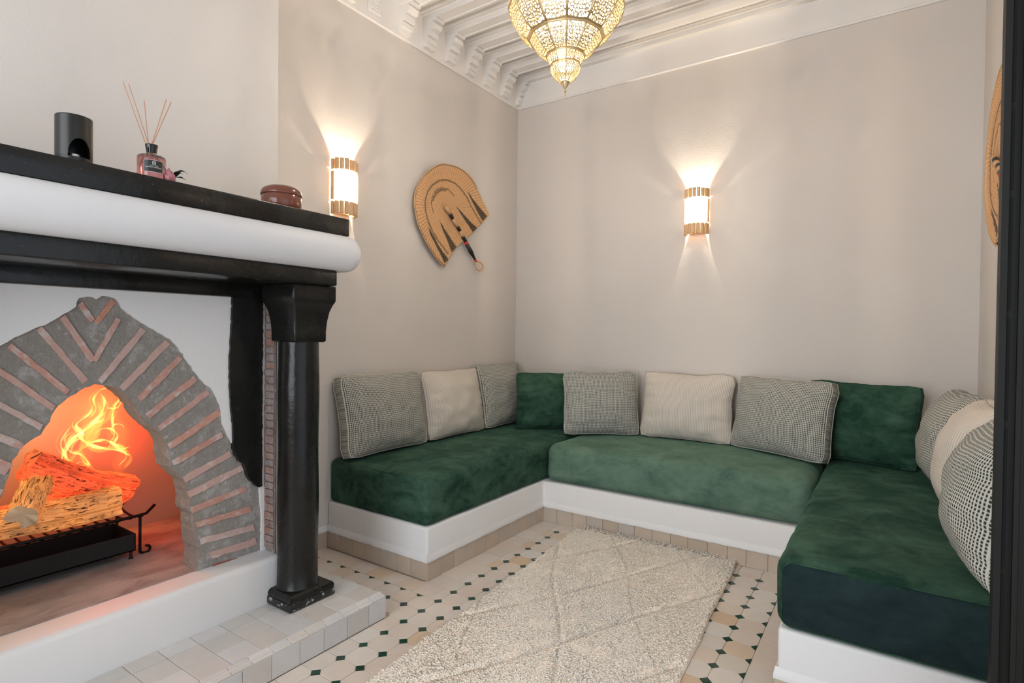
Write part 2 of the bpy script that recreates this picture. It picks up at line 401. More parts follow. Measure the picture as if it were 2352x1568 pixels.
mb.tube([(.006,FPR,HC),(.006,-.006,HC)], .009, 12); mb.tube([(.006,-.006,HC),(RW-.006,-.006,HC)], .009, 12); mb.tube([(RW-.006,-.006,HC),(RW-.006,YF,HC)], .009, 12)
tag(mb.build('trim_2', 'ceil', smooth=1.0), kind='structure')
# carved panel on the frieze where one bracket is missing
cp = MB().box((.012,-1.555,2.955),(.016,-1.455,3.08))
for i in range(5):
    for j in range(6):
        y = -1.545+.018*i+.009; z = 2.962+.019*j+.009
        cp.lathe([(.0085,0),(.006,.004),(.0,.005)], 6, (0,0,0), False)
        k = len(cp.v)-18
        for q in range(k, len(cp.v)): a,b,c = cp.v[q]; cp.v[q] = (.016+c, y+a, z+b)
cp.build('carved_panel', 'ceil', tr)

# ------------------------------------------------------------------ floor with octagon and dot zellige
fl = tag(MB().box((-.02,YF,-.06),(RW+.6,.02,-.003)).build('floor', 'grout'), kind='structure')
def clip(poly, ax, val, keep_ge):
    out = []; n = len(poly)
    for i in range(n):
        a, b = poly[i], poly[(i+1)%n]
        ia = (a[ax] >= val) == keep_ge or a[ax] == val; ib = (b[ax] >= val) == keep_ge or b[ax] == val
        if ia: out.append(a)
        if ia != ib:
            t = (val-a[ax])/(b[ax]-a[ax]); out.append(tuple(a[k]+t*(b[k]-a[k]) for k in range(2)))
    return out
def parea(p): return abs(sum(p[i][0]*p[(i+1)%len(p)][1]-p[(i+1)%len(p)][0]*p[i][1] for i in range(len(p))))/2 if len(p) > 2 else 0
# rug frame (needed to leave out tiles nobody can see)
RA = math.radians(3.6); RU = Vector((math.cos(RA),math.sin(RA))); RV = Vector((math.sin(RA),-math.cos(RA)))   # across, towards the camera
RO = Vector((.985,-.805)); RUGW, RUGL = .868, 2.15
def in_rug(x, y, m=0):
    d = Vector((x,y))-RO; a = d.dot(RU); b = d.dot(RV); return m < a < RUGW-m and m < b < RUGL-m
PX = PY = .1026; CUT = .0205; GAP = .0009
def shrink(poly, g):
    cx = sum(p[0] for p in poly)/len(poly); cy = sum(p[1] for p in poly)/len(poly)
    out = []
    for x, y in poly:
        d = math.hypot(x-cx, y-cy); out.append((x+(cx-x)/d*g*1.3, y+(cy-y)/d*g*1.3))
    return out
far_tiles = {'tile_floor':MB(), 'tile_green':MB()}
cnt = {}
def place_tile(name, poly, mat, indiv, tilt=.0006):
    if parea(poly) < 6e-5: return
    cx = sum(p[0] for p in poly)/len(poly); cy = sum(p[1] for p in poly)/len(poly)
    poly = shrink(poly, GAP); a, b = random.uniform(-1,1)*tilt/.05, random.uniform(-1,1)*tilt/.05; dz = random.uniform(-.0006,.0004)
    if sum(poly[i][0]*poly[(i+1)%len(poly)][1]-poly[(i+1)%len(poly)][0]*poly[i][1] for i in range(len(poly))) < 0: poly = poly[::-1]
    P = [(x-cx, y-cy, dz+a*(x-cx)+b*(y-cy)) for x, y in poly]
    if indiv:
        MB().prism(P, (0,0,.006), .0012, .0009).build(name, mat, fl, loc=(cx,cy,0)); cnt[name] = cnt.get(name,0)+1
    else: far_tiles[mat].prism([(p[0]+cx,p[1]+cy,p[2]) for p in P], (0,0,.006), .0012, .0009)
BX, BXR, BYB, BYL, XS = .838, 2.087, -.826, -1.904, .812
def region_clip(poly, cx, cy, dot=False):
    # border lines of the patterned field
    if cy > BYL+ (.02 if not dot else .005): poly = clip(poly, 0, BX, True)
    elif cy > BYL-.005 and cx < BX: poly = clip(poly, 1, BYL, False)
    if cy < -2.10: poly = clip(poly, 0, XS, True)
    elif cx < XS and cy < -2.03: poly = clip(poly, 1, -2.128, True) if len(poly) > 2 else poly
    if len(poly) > 2: poly = clip(poly, 1, BYB, False)
    if len(poly) > 2 and cy > -1.95: poly = clip(poly, 0, BXR, True if False else False) if cx > 1.5 else poly
    return poly
def field(x0, ia, ib):
    for i in range(ia, ib):
        for j in range(-1, 34):
            gx = x0+PX*i; gy = -.8785-PY*j
            # octagon whose upper-left corner dot is (gx,gy)
            ox, oy = gx+PX/2, gy-PY/2
            for nm, cx, cy, poly, mat in (('octagon_tile', ox, oy, [(gx+CUT,gy),(gx+PX-CUT,gy),(gx+PX,gy-CUT),(gx+PX,gy-PY+CUT),(gx+PX-CUT,gy-PY),(gx+CUT,gy-PY),(gx,gy-PY+CUT),(gx,gy-CUT)], 'tile_floor'),
                                          ('green_tile', gx, gy, [(gx+CUT,gy),(gx,gy+CUT),(gx-CUT,gy),(gx,gy-CUT)], 'tile_green')):
                if in_rug(cx, cy, .075): continue
                if cx > RW or cy < YF+.1: continue
                if cx < 1.43 and x0 > 1.5: continue
                if cx >= 1.43 and x0 < 1.5: continue
                if cx < .03: continue
                p = region_clip(poly, cx, cy, nm == 'green_tile')
                if len(p) > 2: place_tile(nm, p, mat, cy > -2.62 and cx < 2.25)
field(.889, -9, 7); field(1.984, -6, 10)
# plain border squares
def border(x0, x1, y0, y1, nx, ny):
    for i in range(nx):
        for j in range(ny):
            a, b = x0+(x1-x0)*i/nx, x0+(x1-x0)*(i+1)/nx; c, d = y0+(y1-y0)*j/ny, y0+(y1-y0)*(j+1)/ny
            if in_rug((a+b)/2,(c+d)/2,.08): continue
            place_tile('border_tile', [(a,c),(b,c),(b,d),(a,d)], 'tile_floor', True)
border(.71, BX, -1.80, -.74, 1, 10); border(.84, BXR, BYB, -.745, 12, 1); border(BXR, 2.2, -1.93, -.745, 1, 12)
border(.005, BX, BYL, -1.80, 8, 1)
for m, b in far_tiles.items():
    if b.v: tag(b.build('octagon_tiles' if m == 'tile_floor' else 'green_tiles', m, fl), kind='stuff')

# ------------------------------------------------------------------ built-in plaster bench with tiled foot
LW, LE, BD, RX, RE, PZ, TB = .716, 1.788, .743, 2.20, 1.80, .243, .088
be = tag(empty('plaster_bench', (LW,-BD,0)), 'white plaster bench built around three sides, with tiled foot', 'bench')
be.location = (0,0,0)
mb = bmesh.new(); me = bpy.data.meshes.new('bench_body')
outl = [(0,-.004),(0,-LE),(LW,-LE),(LW,-BD),(RX,-BD),(RX,-RE),(RW-.003,-RE),(RW-.003,-.004)]
vb = [mb.verts.new((x,y,.0)) for x,y in outl]; f0 = mb.faces.new(vb)
ex = bmesh.ops.extrude_face_region(mb, geom=[f0]); bmesh.ops.translate(mb, vec=(0,0,PZ), verts=[v for v in ex['geom'] if isinstance(v, bmesh.types.BMVert)])
bmesh.ops.recalc_face_normals(mb, faces=mb.faces)
bmesh.ops.bevel(mb, geom=[e for e in mb.edges if not all(abs(v.co.z) < 1e-6 for v in e.verts)], offset=.012, segments=3, profile=.5, affect='EDGES')
mb.to_mesh(me); mb.free(); obj('bench_body', me, 'white', be, .7)
def foot_tiles(p, q, nrm, parent, h=TB, mat='tile_base', z0=0, wmean=.1, name='foot_tile', lip=True, ext=(0,0)):
    p = Vector((*p,0)); q = Vector((*q,0)); L = (q-p).length; d = (q-p)/L; n = Vector((*nrm,0)); k = max(1, round(L/wmean))
    ws = [random.uniform(.85,1.15) for _ in range(k)]; sc = L/sum(ws); s = 0
    for w in ws:
        w *= sc; a = p+d*(s+.0008)+n*.007; b = p+d*(s+w-.0008)+n*.007; s += w; hh = h+random.uniform(-.004,.003)
        c = (a+b)/2; pts = [a, b, b+Vector((0,0,hh)), a+Vector((0,0,hh))]
        pts = [x-c+Vector((0,0,z0)) for x in pts]
        if d.cross(Vector((0,0,1))).dot(n) < 0: pts = pts[::-1]
        MB().prism(pts, n*.007, .0015, .001).build(name, mat, parent, loc=c)
    if lip:
        m = MB(); a = p+n*.001; b = q+n*.001          # thin flared plaster lip above the tiles
        nn = 40; vs = []
        for i in range(nn+1):
            c = a+d*(L*i/nn); j = .003*noise.noise(Vector((c.x*30,c.y*30,1)))
            for off, z in ((.010,h-.002+j),(.011,h+.003+j),(.006,h+.016),(-.002,h+.032)): vs.append(c+n*off+d*(off*((-ext[0] if i == 0 else 0)+(ext[1] if i == nn else 0)))+Vector((0,0,z+z0)))
        m.add(vs, [(i*4+k2, (i+1)*4+k2, (i+1)*4+k2+1, i*4+k2+1) for i in range(nn) for k2 in range(3)]); m.build('plaster_lip', 'white', parent, smooth=True)
foot_tiles((0,-LE),(LW,-LE),(0,-1),be,ext=(0,1)); foot_tiles((LW,-LE-.006),(LW,-BD),(1,0),be,ext=(.4,-1)); foot_tiles((LW,-BD),(RX,-BD),(0,-1),be,ext=(-1,-1))
foot_tiles((RX,-BD),(RX,-RE),(-1,0),be,ext=(-1,1)); foot_tiles((RX-.006,-RE),(RW,-RE),(0,-1),be,ext=(.4,0))
bb = tag(empty('baseboard_left', (0,0,0)), kind='structure')
foot_tiles((0,-2.13),(0,-LE-.008),(1,0),bb, wmean=.11, name='base_tile')

# ------------------------------------------------------------------ mattresses
def mattress(name, a, b, mat, label, seed, endmat=None, dome=.012, bev=.035, wr=.004, pipe_y=None, sag=0):
    bm = bmesh.new(); sx, sy, sz = (b[i]-a[i] for i in range(3))
    def div(L_):
        e = [0,bev*.2,bev*.42,bev*.68,bev]; k = max(2,int((L_-2*bev)/.022)); return [q/L_ for q in e]+[(bev+(L_-2*bev)*i/k)/L_ for i in range(1,k)]+[1-q/L_ for q in e[::-1]]
    DX, DY, DZ = div(sx), div(sy), div(sz); nx, ny, nz = DX, DY, DZ
    def face(fn, nu, nv):
        vs = [[bm.verts.new(fn(i,j)) for i in nu] for j in nv]
        for j in range(len(nv)-1):
            for i in range(len(nu)-1): bm.faces.new((vs[j][i],vs[j][i+1],vs[j+1][i+1],vs[j+1][i]))
    x0,y0,z0 = a; x1,y1,z1 = b
    face(lambda u,v:(x0+u*sx,y0+v*sy,z1),nx,ny); face(lambda u,v:(x0+u*sx,y1-v*sy,z0),nx,ny)
    face(lambda u,v:(x0+u*sx,y0,z0+v*sz),nx,nz); face(lambda u,v:(x1-u*sx,y1,z0+v*sz),nx,nz)
    face(lambda u,v:(x1,y0+u*sy,z0+v*sz),ny,nz); face(lambda u,v:(x0,y1-u*sy,z0+v*sz),ny,nz)
    bmesh.ops.remove_doubles(bm, verts=bm.verts, dist=1e-4)
    for v in bm.verts:
        p = v.co.copy(); lo = Vector((x0+bev,y0+bev,z0+bev*.7)); hi = Vector((x1-bev,y1-bev,z1-bev))
        c = Vector([min(max(p[i],lo[i]),hi[i]) for i in range(3)]); d = p-c
        if d.length > 1e-6:
            e = Vector([d[i]/(bev if (i<2 or d[i]>0) else bev*.7) for i in range(3)]); n_ = max(abs(x) for x in e); l = e.length
            v.co = c+d*(n_/l)
        u = (p.x-x0)/sx; w = (p.y-y0)/sy; h = (p.z-z0)/sz
        nv = noise.noise(Vector((p.x*6+seed,p.y*6,p.z*7)))*wr+noise.noise(Vector((p.x*17+seed,p.y*17,p.z*9)))*wr*.45
        if h > .5: v.co.z += dome*16*u*(1-u)*w*(1-w)*h+nv-sag*(1-w)*0
        v.co.x += nv*1.3*(1 if u>.5 else -1)*(abs(u-.5)>.3); v.co.y += nv*1.3*(1 if w>.5 else -1)*(abs(w-.5)>.3)
        v.co.z = max(v.co.z, z0)
    bmesh.ops.recalc_face_normals(bm, faces=bm.faces)
    me = bpy.data.meshes.new(name); bm.to_mesh(me); bm.free(); me.materials.append(MAT[mat])
    o = obj(name, me, None, None, True)
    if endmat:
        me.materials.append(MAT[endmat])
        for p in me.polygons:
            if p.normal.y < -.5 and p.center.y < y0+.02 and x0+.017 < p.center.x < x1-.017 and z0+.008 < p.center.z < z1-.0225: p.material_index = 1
    tag(o, label, 'mattress', 'green velvet bench mattresses')
    if pipe_y:
        r = bev; yy = a[1]+.012; ins = bev-math.sqrt(bev**2-(bev-.012)**2)-.001; pts = []
        for cx, cz, s in ((x1-r,z1-r,0),(x0+r,z1-r,1),(x0+r,z0+r*.7,2),(x1-r,z0+r*.7,3)):
            for k in range(7):
                t = PI/2*(s+k/6); pts.append((cx+math.cos(t)*(r-ins), yy, cz+math.sin(t)*(r-ins)*(.7 if s>1 else 1)))
        MB().tube(pts, .0030, 6, True).build('piping', mat, o, True)
    return o
MZ = .468
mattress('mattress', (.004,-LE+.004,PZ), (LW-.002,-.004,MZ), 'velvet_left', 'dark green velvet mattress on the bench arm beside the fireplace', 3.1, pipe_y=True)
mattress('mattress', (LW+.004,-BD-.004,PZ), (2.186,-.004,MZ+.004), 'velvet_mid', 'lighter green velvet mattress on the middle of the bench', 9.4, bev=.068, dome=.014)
mattress('mattress', (2.192,-RE-.012,PZ), (RW-.004,-.004,MZ+.004), 'velvet_right', 'dark green velvet mattress with cool daylight painted on its end, beside the black steel door', 5.7, endmat='velvet_daylight_tint', bev=.052, pipe_y=True)

# ------------------------------------------------------------------ pillows
def pillow(mat, label, L, R, Hh=.44, tilt=12, T=.17, g=.05, seed=0, W=None, roll=0, group=None, ear=.055, z0=None):
    L = Vector((*L,0)); R = Vector((*R,0)); d = (R-L); W = W or d.length; d.normalize(); n = Vector((d.y,-d.x,0)); N = 40; crease = .020 if mat == 'velvet_pillow' else .009
    def prof(u, v, front=True):
        e = max(0,(1-abs(u)**2.4))*max(0,(1-abs(v)**2.4)); return g/2+((T-g)*.62 if front else .045)*e**.60
    def out(u, v):
        x = u*W/2*(1-ear*(1-v*v)*abs(u)**3); z = v*Hh/2*(1-ear*(1-u*u)*abs(v)**3)
        k = max(0, abs(u)+abs(v)-1.75)/.25; x *= 1-.05*k; z *= 1-.05*k
        x += .006*noise.noise(Vector((u*2+seed*3,v*2.2,7))); z += .009*noise.noise(Vector((u*2.3,v*2+seed*5,3)))*(v>-.8)
        return x, z
    mb = MB(); uv = []
    for sgn in (-1,1):
        def fn(a, b):
            u, v = 2*a-1, 2*b-1; x, z = out(u,v); t = prof(u,v,sgn<0)
            edge = max(abs(u),abs(v)); wv = noise.noise(Vector((u*3+seed,v*3,sgn)))*.010*(1-edge**4)
            w_ = (u if abs(v)>abs(u) else v)*13+seed*2.1; pk = -crease*(edge**3.2)*(1-edge**14)*(max(0,math.sin(w_+.8*math.sin(w_*.37)))**3+.35*max(0,math.sin(w_*1.7+1))**2)
            return (x, sgn*(t+wv+pk), z+Hh/2)
        k = len(mb.v); mb.grid(fn, N, N); uv += [((i/N-.5)*W+.3, (j/N-.5)*Hh+.3) for j in range(N+1) for i in range(N+1)]
    idx = lambda i, j: j*(N+1)+i; K = (N+1)**2
    per = [(i,0) for i in range(N)]+[(N,j) for j in range(N)]+[(N-i,N) for i in range(N)]+[(0,N-j) for j in range(N)]
    m = len(per); s = 0; kb = len(mb.v)
    seam = {-1:[], 1:[]}
    for q in range(m+1):
        i, j = per[q%m]; A = Vector(mb.v[idx(i,j)]); B = Vector(mb.v[K+idx(i,j)])
        c = Vector((0,0,Hh/2)); o_ = (A-c); o_.y = 0; o_.normalize()
        puck = .006+.0025*math.sin(q*1.9+seed)
        for t in (0,.25,.5,.75,1):
            p = A.lerp(B,t)+o_*(puck*(math.sin(PI*t)))*.8; mb.v.append(tuple(p)); uv.append((.00335+t*.0002, s*1.25))
        if q < m: seam[-1].append(tuple(A+o_*.002)); seam[1].append(tuple(B+o_*.002))
        s += (Vector(mb.v[idx(*per[(q+1)%m])])-A).length
    for q in range(m):
        for t in range(4): a = kb+q*5+t; mb.f.append((a,a+5,a+6,a+1))
    mb.uv = uv
    o = mb.build('throw_pillow', mat, None, True)
    mid = (L+R)/2-n*g/2
    rot = Matrix(((d.x,-n.x,0,0),(d.y,-n.y,0,0),(0,0,1,0),(0,0,0,1)))
    o.matrix_world = Matrix.Translation((mid.x,mid.y,(z0 if z0 is not None else MZ+.010))) @ rot @ Matrix.Rotation(math.radians(-tilt),4,'X') @ Matrix.Rotation(math.radians(roll),4,'Y')
    for sg in (-1,1): MB().tube(seam[sg], .0020, 5, True).build('piping', mat, o, True)
    tag(o, label, 'pillow', group or 'throw pillows along the bench'); return o
pillow('weave','black and cream woven pillow at the fireplace end of the bench',(.165,-1.785),(.165,-1.185),.445,11,.18,.062,1)
pillow('cream_rib','cream ribbed pillow under the straw fan, leaning on the wall',(.150,-1.165),(.160,-.605),.44,11,.18,.045,2)
pillow('weave','woven pillow in the corner, between a cream pillow and a green velvet pillow',(.165,-.605),(.170,-.085),.46,11,.18,.05,3)
pillow('velvet_pillow','smaller-looking green velvet pillow set across the corner under the straw fan',(.315,-.445),(.735,-.090),.40,11,.18,.04,4)
pillow('weave','woven pillow overlapping the green velvet pillow in the corner under the fan',(.690,-.445),(1.110,-.165),.43,11,.18,.05,5)
pillow('cream_rib','cream ribbed pillow on the lighter green mattress, below the lone wall lamp',(1.105,-.165),(1.690,-.150),.435,11,.18,.045,6)
pillow('weave','woven pillow turned inward in front of the big green velvet pillow',(1.675,-.150),(2.200,-.400),.44,11,.18,.06,7)
pillow('velvet_pillow','big green velvet pillow standing on the dark mattress next to a woven one',(2.080,-.135),(2.600,-.285),.43,7,.18,.05,8)
pillow('weave','woven pillow on the door-side wall, behind a cream pillow',(2.640,-.330),(2.695,-.800),.44,11,.24,.05,9)
pillow('cream_rib','cream ribbed pillow between two woven pillows on the door-side wall',(2.700,-.800),(2.705,-1.310),.44,11,.25,.045,10)
pillow('weave','woven pillow next to the black steel door, partly hidden by it',(2.700,-1.325),(2.700,-1.850),.44,11,.26,.05,11)

# ------------------------------------------------------------------ rug
rug = tag(empty('rug', (RO.x,RO.y,0)), 'thick cream shag rug with raised diamond lines and fringe', 'rug')
def rp(a, b, z): p = RO+RU*a+RV*b; return (p.x-RO.x, p.y-RO.y, z)
def edge_w(a, b):     # wavy outline
    return .010*noise.noise(Vector((b*2.3,5,0)))+.004*noise.noise(Vector((b*9,2,0)))
def groove(x, y):     # distance to the nearest diamond line
    best = 9
    for c in (-2.62,-3.32,-4.03,-4.73,-5.43,-6.13): best = min(best, abs(y-1.9*x-c+.03*math.sin(x*9+c))/2.147)
    for c in (-.66,0,.66,1.33,2.0,-1.3): best = min(best, abs(y+1.75*x-c+.03*math.sin(y*8+c))/2.016+.008)
    return best
nu, nv = 150, 370; mbk = MB()
def backing(u, v):
    a = u*RUGW; b = v*RUGL; a += edge_w(a,b)*(1 if u>.5 else -1)*(abs(u-.5)>.45); x,y,_ = rp(a,b,0)
    ed = min(u*RUGW,(1-u)*RUGW,v*RUGL,(1-v)*RUGL); g_ = groove(RO.x+x, RO.y+y)
    return rp(a, b, (.002 if ed < 1e-6 else .010+.008*min(1,g_/.022)*min(1,ed/.02)+.003*noise.noise(Vector((x*16,y*16,2)))))
mbk.grid(backing, nu, nv)
mbk.build('rug_backing', 'rug_back', rug, smooth=True)
def tufts():
    N = 100000; A = np.random.rand(N)*RUGW; B = np.random.rand(N)*RUGL
    px = RO.x+RU.x*A+RV.x*B; py = RO.y+RU.y*A+RV.y*B
    g = np.full(N, 9.)
    for c in (-2.62,-3.32,-4.03,-4.73,-5.43,-6.13): g = np.minimum(g, np.abs(py-1.9*px-c+.03*np.sin(px*9+c))/2.147)
    for c in (-.66,0,.66,1.33,2.0,-1.3): g = np.minimum(g, np.abs(py+1.75*px-c+.03*np.sin(py*8+c))/2.016+.008)
    wv = np.array([edge_w(0,b) for b in np.linspace(0,RUGL,400)]); ew = np.interp(B, np.linspace(0,RUGL,400), wv)
    keep = (g > .0035) & (A > .004-ew) & (A < RUGW-.004+ew); A, B, px, py, g = A[keep], B[keep], px[keep], py[keep], g[keep]; N = len(A)
    z0 = .007+.006*np.clip(g/.022,0,1); ln = (.011+.006*np.random.rand(N))*np.clip(.55+g/.03,.55,1)
    th = np.random.normal(0,.9,N)-1.9+1.3*np.sin(px*6+py*4)
    lean = .8+.7*np.random.rand(N); w = .0022+.0012*np.random.rand(N)
    dx, dy = np.cos(th), np.sin(th); bx, by = px-RO.x, py-RO.y; ph = np.random.rand(N)*6.28
    V = np.zeros((N,7,3))
    for k, (hz, lz, ww) in enumerate(((0,0,1.),(.72,.30,1.15))):
        for q in range(3):
            a = ph+q*2.0944; V[:,k*3+q,0] = bx+dx*ln*lean*lz+np.cos(a)*w*ww; V[:,k*3+q,1] = by+dy*ln*lean*lz+np.sin(a)*w*ww; V[:,k*3+q,2] = z0+ln*hz*(1-.32*lean)
    V[:,6,0] = bx+dx*ln*lean; V[:,6,1] = by+dy*ln*lean; V[:,6,2] = z0+ln*(.92-.36*lean)
    b0 = (np.arange(N)*7)[:,None,None]
    Q = (b0+np.array([[0,1,4,3],[1,2,5,4],[2,0,3,5]])[None]).reshape(-1,4); T_ = (b0+np.array([[3,4,6],[4,5,6],[5,3,6]])[None]).reshape(-1,3)
    me = bpy.data.meshes.new('pile'); me.vertices.add(N*7); me.vertices.foreach_set('co', V.reshape(-1))
    me.loops.add(Q.size+T_.size); me.loops.foreach_set('vertex_index', np.concatenate([Q.reshape(-1),T_.reshape(-1)]).astype(np.int32))
    st = np.concatenate([np.arange(len(Q))*4, Q.size+np.arange(len(T_))*3]); me.polygons.add(len(st)); me.polygons.foreach_set('loop_start', st.astype(np.int32))
    me.update(); me.validate(); me.shade_smooth()
    tag(obj('pile', me, 'rug_pile', rug), kind='stuff')
tufts()
mb = MB()
for i in range(300):
    a = random.uniform(.005,RUGW-.005); L = random.uniform(.025,.055); th = random.gauss(0,.7); pts = []; b = .004; aa = a; zz = .012; up_ = random.random()**.7
    for k in range(5):
        pts.append(rp(aa, b, max(.003, zz+random.uniform(-.002,.005)))); th += random.gauss(0,.45); aa += math.sin(th)*L/4; b -= abs(math.cos(th))*L/4; zz = .012+.026*k/4*up_+random.uniform(0,.006)
    mb.tube(pts, .0016, 4)
tag(mb.build('fringe', 'rug_fringe', rug, True), kind='stuff')

# ------------------------------------------------------------------ fireplace
YC = -2.98; XA = .40; PZ2 = .27; YCOL = -2.355
fp = tag(empty('fireplace', (0,YC,0)), 'black and white plaster fireplace with brick arch and columns', 'fireplace')
fp.location = (0,0,0)
mir = lambda y: 2*YC-y
# body behind: breast, side walls, hood, firebox
mb = MB().box((0,mir(-2.255),1.56),(.25,-2.255,HC)); mb.box((.0,mir(-2.255),HC),(.25,-2.255,ZC))
mb.build('chimney_breast', 'wall', fp)
mb = MB()
for a, b in (((-.45,-2.40,.1),(.30,-2.36,1.3)), ((-.45,mir(-2.36),.1),(.30,mir(-2.40),1.3)), ((-.45,mir(-2.40),.1),(-.29,-2.40,1.3)), ((-.45,mir(-2.40),1.12),(.30,-2.40,1.3))): mb.box(a, b)
mb.build('firebox', 'firebox', fp)
MB().box((0,mir(FPR),0),(.47,mir(-2.40),1.32)).build('side_pier', 'wall', fp); MB().box((0,-2.40,0),(.47,FPR,1.32)).build('side_pier', 'wall', fp)
# thin bricks laid up the inner face of each pier
def pier_bricks(y, s, pier):
    z = .285
    while z < 1.27:
        h = random.uniform(.026,.034); n_ = random.choice((1,1,2)); xs = [.402,.47] if n_ == 1 else [.402,.402+random.uniform(.02,.05),.47]
        for a, b in zip(xs[:-1], xs[1:]):
            pts = [(a+.001,0,0),(b-.001,0,0),(b-.001,0,h-.004),(a+.001,0,h-.004)]
            if s > 0: pts = pts[::-1]
            MB().prism(pts, (0,s*.008,0), .002, .0015)  .build('brick', 'brick_old', pier, loc=(0,y+s*(.006+random.uniform(0,.003)),z))
        z += h
pier_bricks(-2.405, -1, MB().box((.39,-2.405,.27),(.47,-2.398,1.30)).build('pier_facing', 'mortar', fp))
pier_bricks(mir(-2.405), 1, MB().box((.39,mir(-2.398),.27),(.47,mir(-2.405),1.30)).build('pier_facing', 'mortar', fp))
# white plinth with rounded lip, hearth slab
bevel_box('plinth', (-.02,mir(-2.39),.0), (.505,-2.39,.272), 'white', fp, .022, 4)
MB().box((-.29,mir(-2.40),.268),(.395,-2.40,.274)).build('hearth_slab', 'hearth', fp)
# traced outlines (front plane of the arch)
Z6 = .41454
def zp(p, x=XA): q = on(p[0]*Z6, 650+p[1]*Z6, 'x', x); return (q.y, q.z)
outer_r = [(1440,1505),(1444,1300),(1430,1120),(1350,1005),(1292,905),(1240,815),(1228,780),(1217,690),(1190,620),(1160,580),(1130,560),(1080,500),(1030,430),(1010,395),(940,310),(870,275),(800,235),(720,180),(665,140),(650,105),(640,85),(600,74),(560,72),(530,90),(505,76),(480,75),(430,80),(415,105),(410,130),(370,155),(320,190),(240,230),(150,265),(70,305),(0,345)]
inner_r = [(1085,1520),(1100,1500),(1085,1420),(1080,1290),(1050,1250),(1050,1160),(1030,1095),(985,1060),(945,1020),(930,950),(925,880),(895,835),(830,785),(780,735),(745,665),(700,620),(650,580),(600,565),(530,560),(470,580),(420,610),(370,640),(320,680),(285,740),(255,800),(225,840),(170,870),(110,920),(70,985),(50,1060),(25,1120),(0,1190)]
def full(pts):
    P = [zp(p) for p in pts]; ymin = min(p[0] for p in P)
    M_ = [(mir(y), z) for y, z in P if mir(y) < ymin-.01]
    return P+M_[::-1]
OUT = full(outer_r); INN = full(inner_r)
zb = .262
OUT[0] = (OUT[0][0],zb); OUT[-1] = (OUT[-1][0],zb); INN[0] = (INN[0][0],zb); INN[-1] = (INN[-1][0],zb)
def ragged(P, step, amp, seed):
    out = []
    for (a, b), (c, d) in zip(P[:-1], P[1:]):
        n = max(1,int(math.hypot(c-a,d-b)/step))
        for k in range(n):
            y = a+(c-a)*k/n; z = b+(d-b)*k/n
            out.append((y+amp*noise.noise(Vector((y*90,z*90,seed))), max(zb, z+amp*noise.noise(Vector((y*90,z*90,seed+7))))))
    return out+[P[-1]]
OUTR = ragged(OUT, .012, .004, 1); INNR = ragged(INN, .012, .005, 5)
def fill_extrude(name, loops, x0, x1, mat, parent, smooth=False):
    bm = bmesh.new(); edges = []
    for lp in loops:
        vs = [bm.verts.new((x1,y,z)) for y,z in lp]
        for i in range(len(vs)): edges.append(bm.edges.new((vs[i],vs[(i+1)%len(vs)])))
    bmesh.ops.triangle_fill(bm, edges=edges, use_beauty=True, use_dissolve=False)
    ex = bmesh.ops.extrude_face_region(bm, geom=list(bm.faces)); bmesh.ops.translate(bm, vec=(x0-x1,0,0), verts=[v for v in ex['geom'] if isinstance(v, bmesh.types.BMVert)])
    bmesh.ops.recalc_face_normals(bm, faces=bm.faces); me = bpy.data.meshes.new(name); bm.to_mesh(me); bm.free()
    return obj(name, me, mat, parent)
arch = fill_extrude('arch', [OUTR+INNR[::-1]], .295, XA, 'mortar', fp)
# white wall panel with the arch-shaped hole; open at the bottom
wl_y0, wl_y1 = mir(-2.40), -2.40
panel = fill_extrude('wall_panel', [[(wl_y1,zb)]+OUTR+[(wl_y0,zb),(wl_y0,1.32),(wl_y1,1.32)]], .30, XA+.010, 'white', fp)
# bricks of the arch: centre lines traced from the photograph, end to end
bl = [((1165,1508),(1418,1428),38),((1108,1430),(1405,1350),33),((1085,1338),(1387,1250),32),((1058,1257),(1362,1137),33),((1045,1172),(1342,1022),34),((1018,1087),(1277,942),34),((955,997),(1228,837),32),((935,907),(1215,712),34),((880,807),(1152,602),34),((815,737),(1082,527),34),((770,642),(1000,412),34),((672,588),(927,325),36),((552,548),(792,255),34),((520,430),(655,195),31),((530,222),(627,100),32),((512,208),(440,112),32),((512,432),(345,185),38),((472,545),(215,250),37),((375,605),(50,345),37),((297,692),(-15,480),36),((228,800),(-60,640),36),((125,908),(-110,815),36),((62,1012),(-130,950),34)]
def arch_brick(a, b, w, mirror=False):
    a = Vector(a); b = Vector(b); d = (b-a).normalized(); n = Vector((-d.y,d.x)); L = (b-a).length; k = 7
    side = []
    for s in (-1,1):
        r = []
        for i in range(k+1):
            p = a+d*(L*i/k)+n*(s*w/2*(.80+.36*random.random())); r.append(p)
        side.append(r)
    P = [zp((p.x,p.y)) for p in side[0]+side[1][::-1]]
    if mirror: P = [(mir(y),z) for y,z in P]
    c = (sum(p[0] for p in P)/len(P), sum(p[1] for p in P)/len(P))
    if sum(P[i][0]*P[(i+1)%len(P)][1]-P[(i+1)%len(P)][0]*P[i][1] for i in range(len(P))) < 0: P = P[::-1]
    h = random.uniform(.002,.0045)
    m = 2*k+2; V = [(h+random.uniform(-.001,.001), y-c[0], z-c[1]) for y,z in P]; B_ = [(-.006,y,z) for _,y,z in V]
    mb = MB(); q = k+1
    mb.add(V+B_, [(i,i+1,m-2-i,m-1-i) for i in range(k)]+[(i,m+i,m+(i+1)%m,(i+1)%m) for i in range(m)])
    mb.build('brick', 'brick', arch, loc=(XA,c[0],c[1]))
for a, b, w in bl: arch_brick(a, b, w)
for a, b, w in bl[:9]: arch_brick(a, b, w, True)
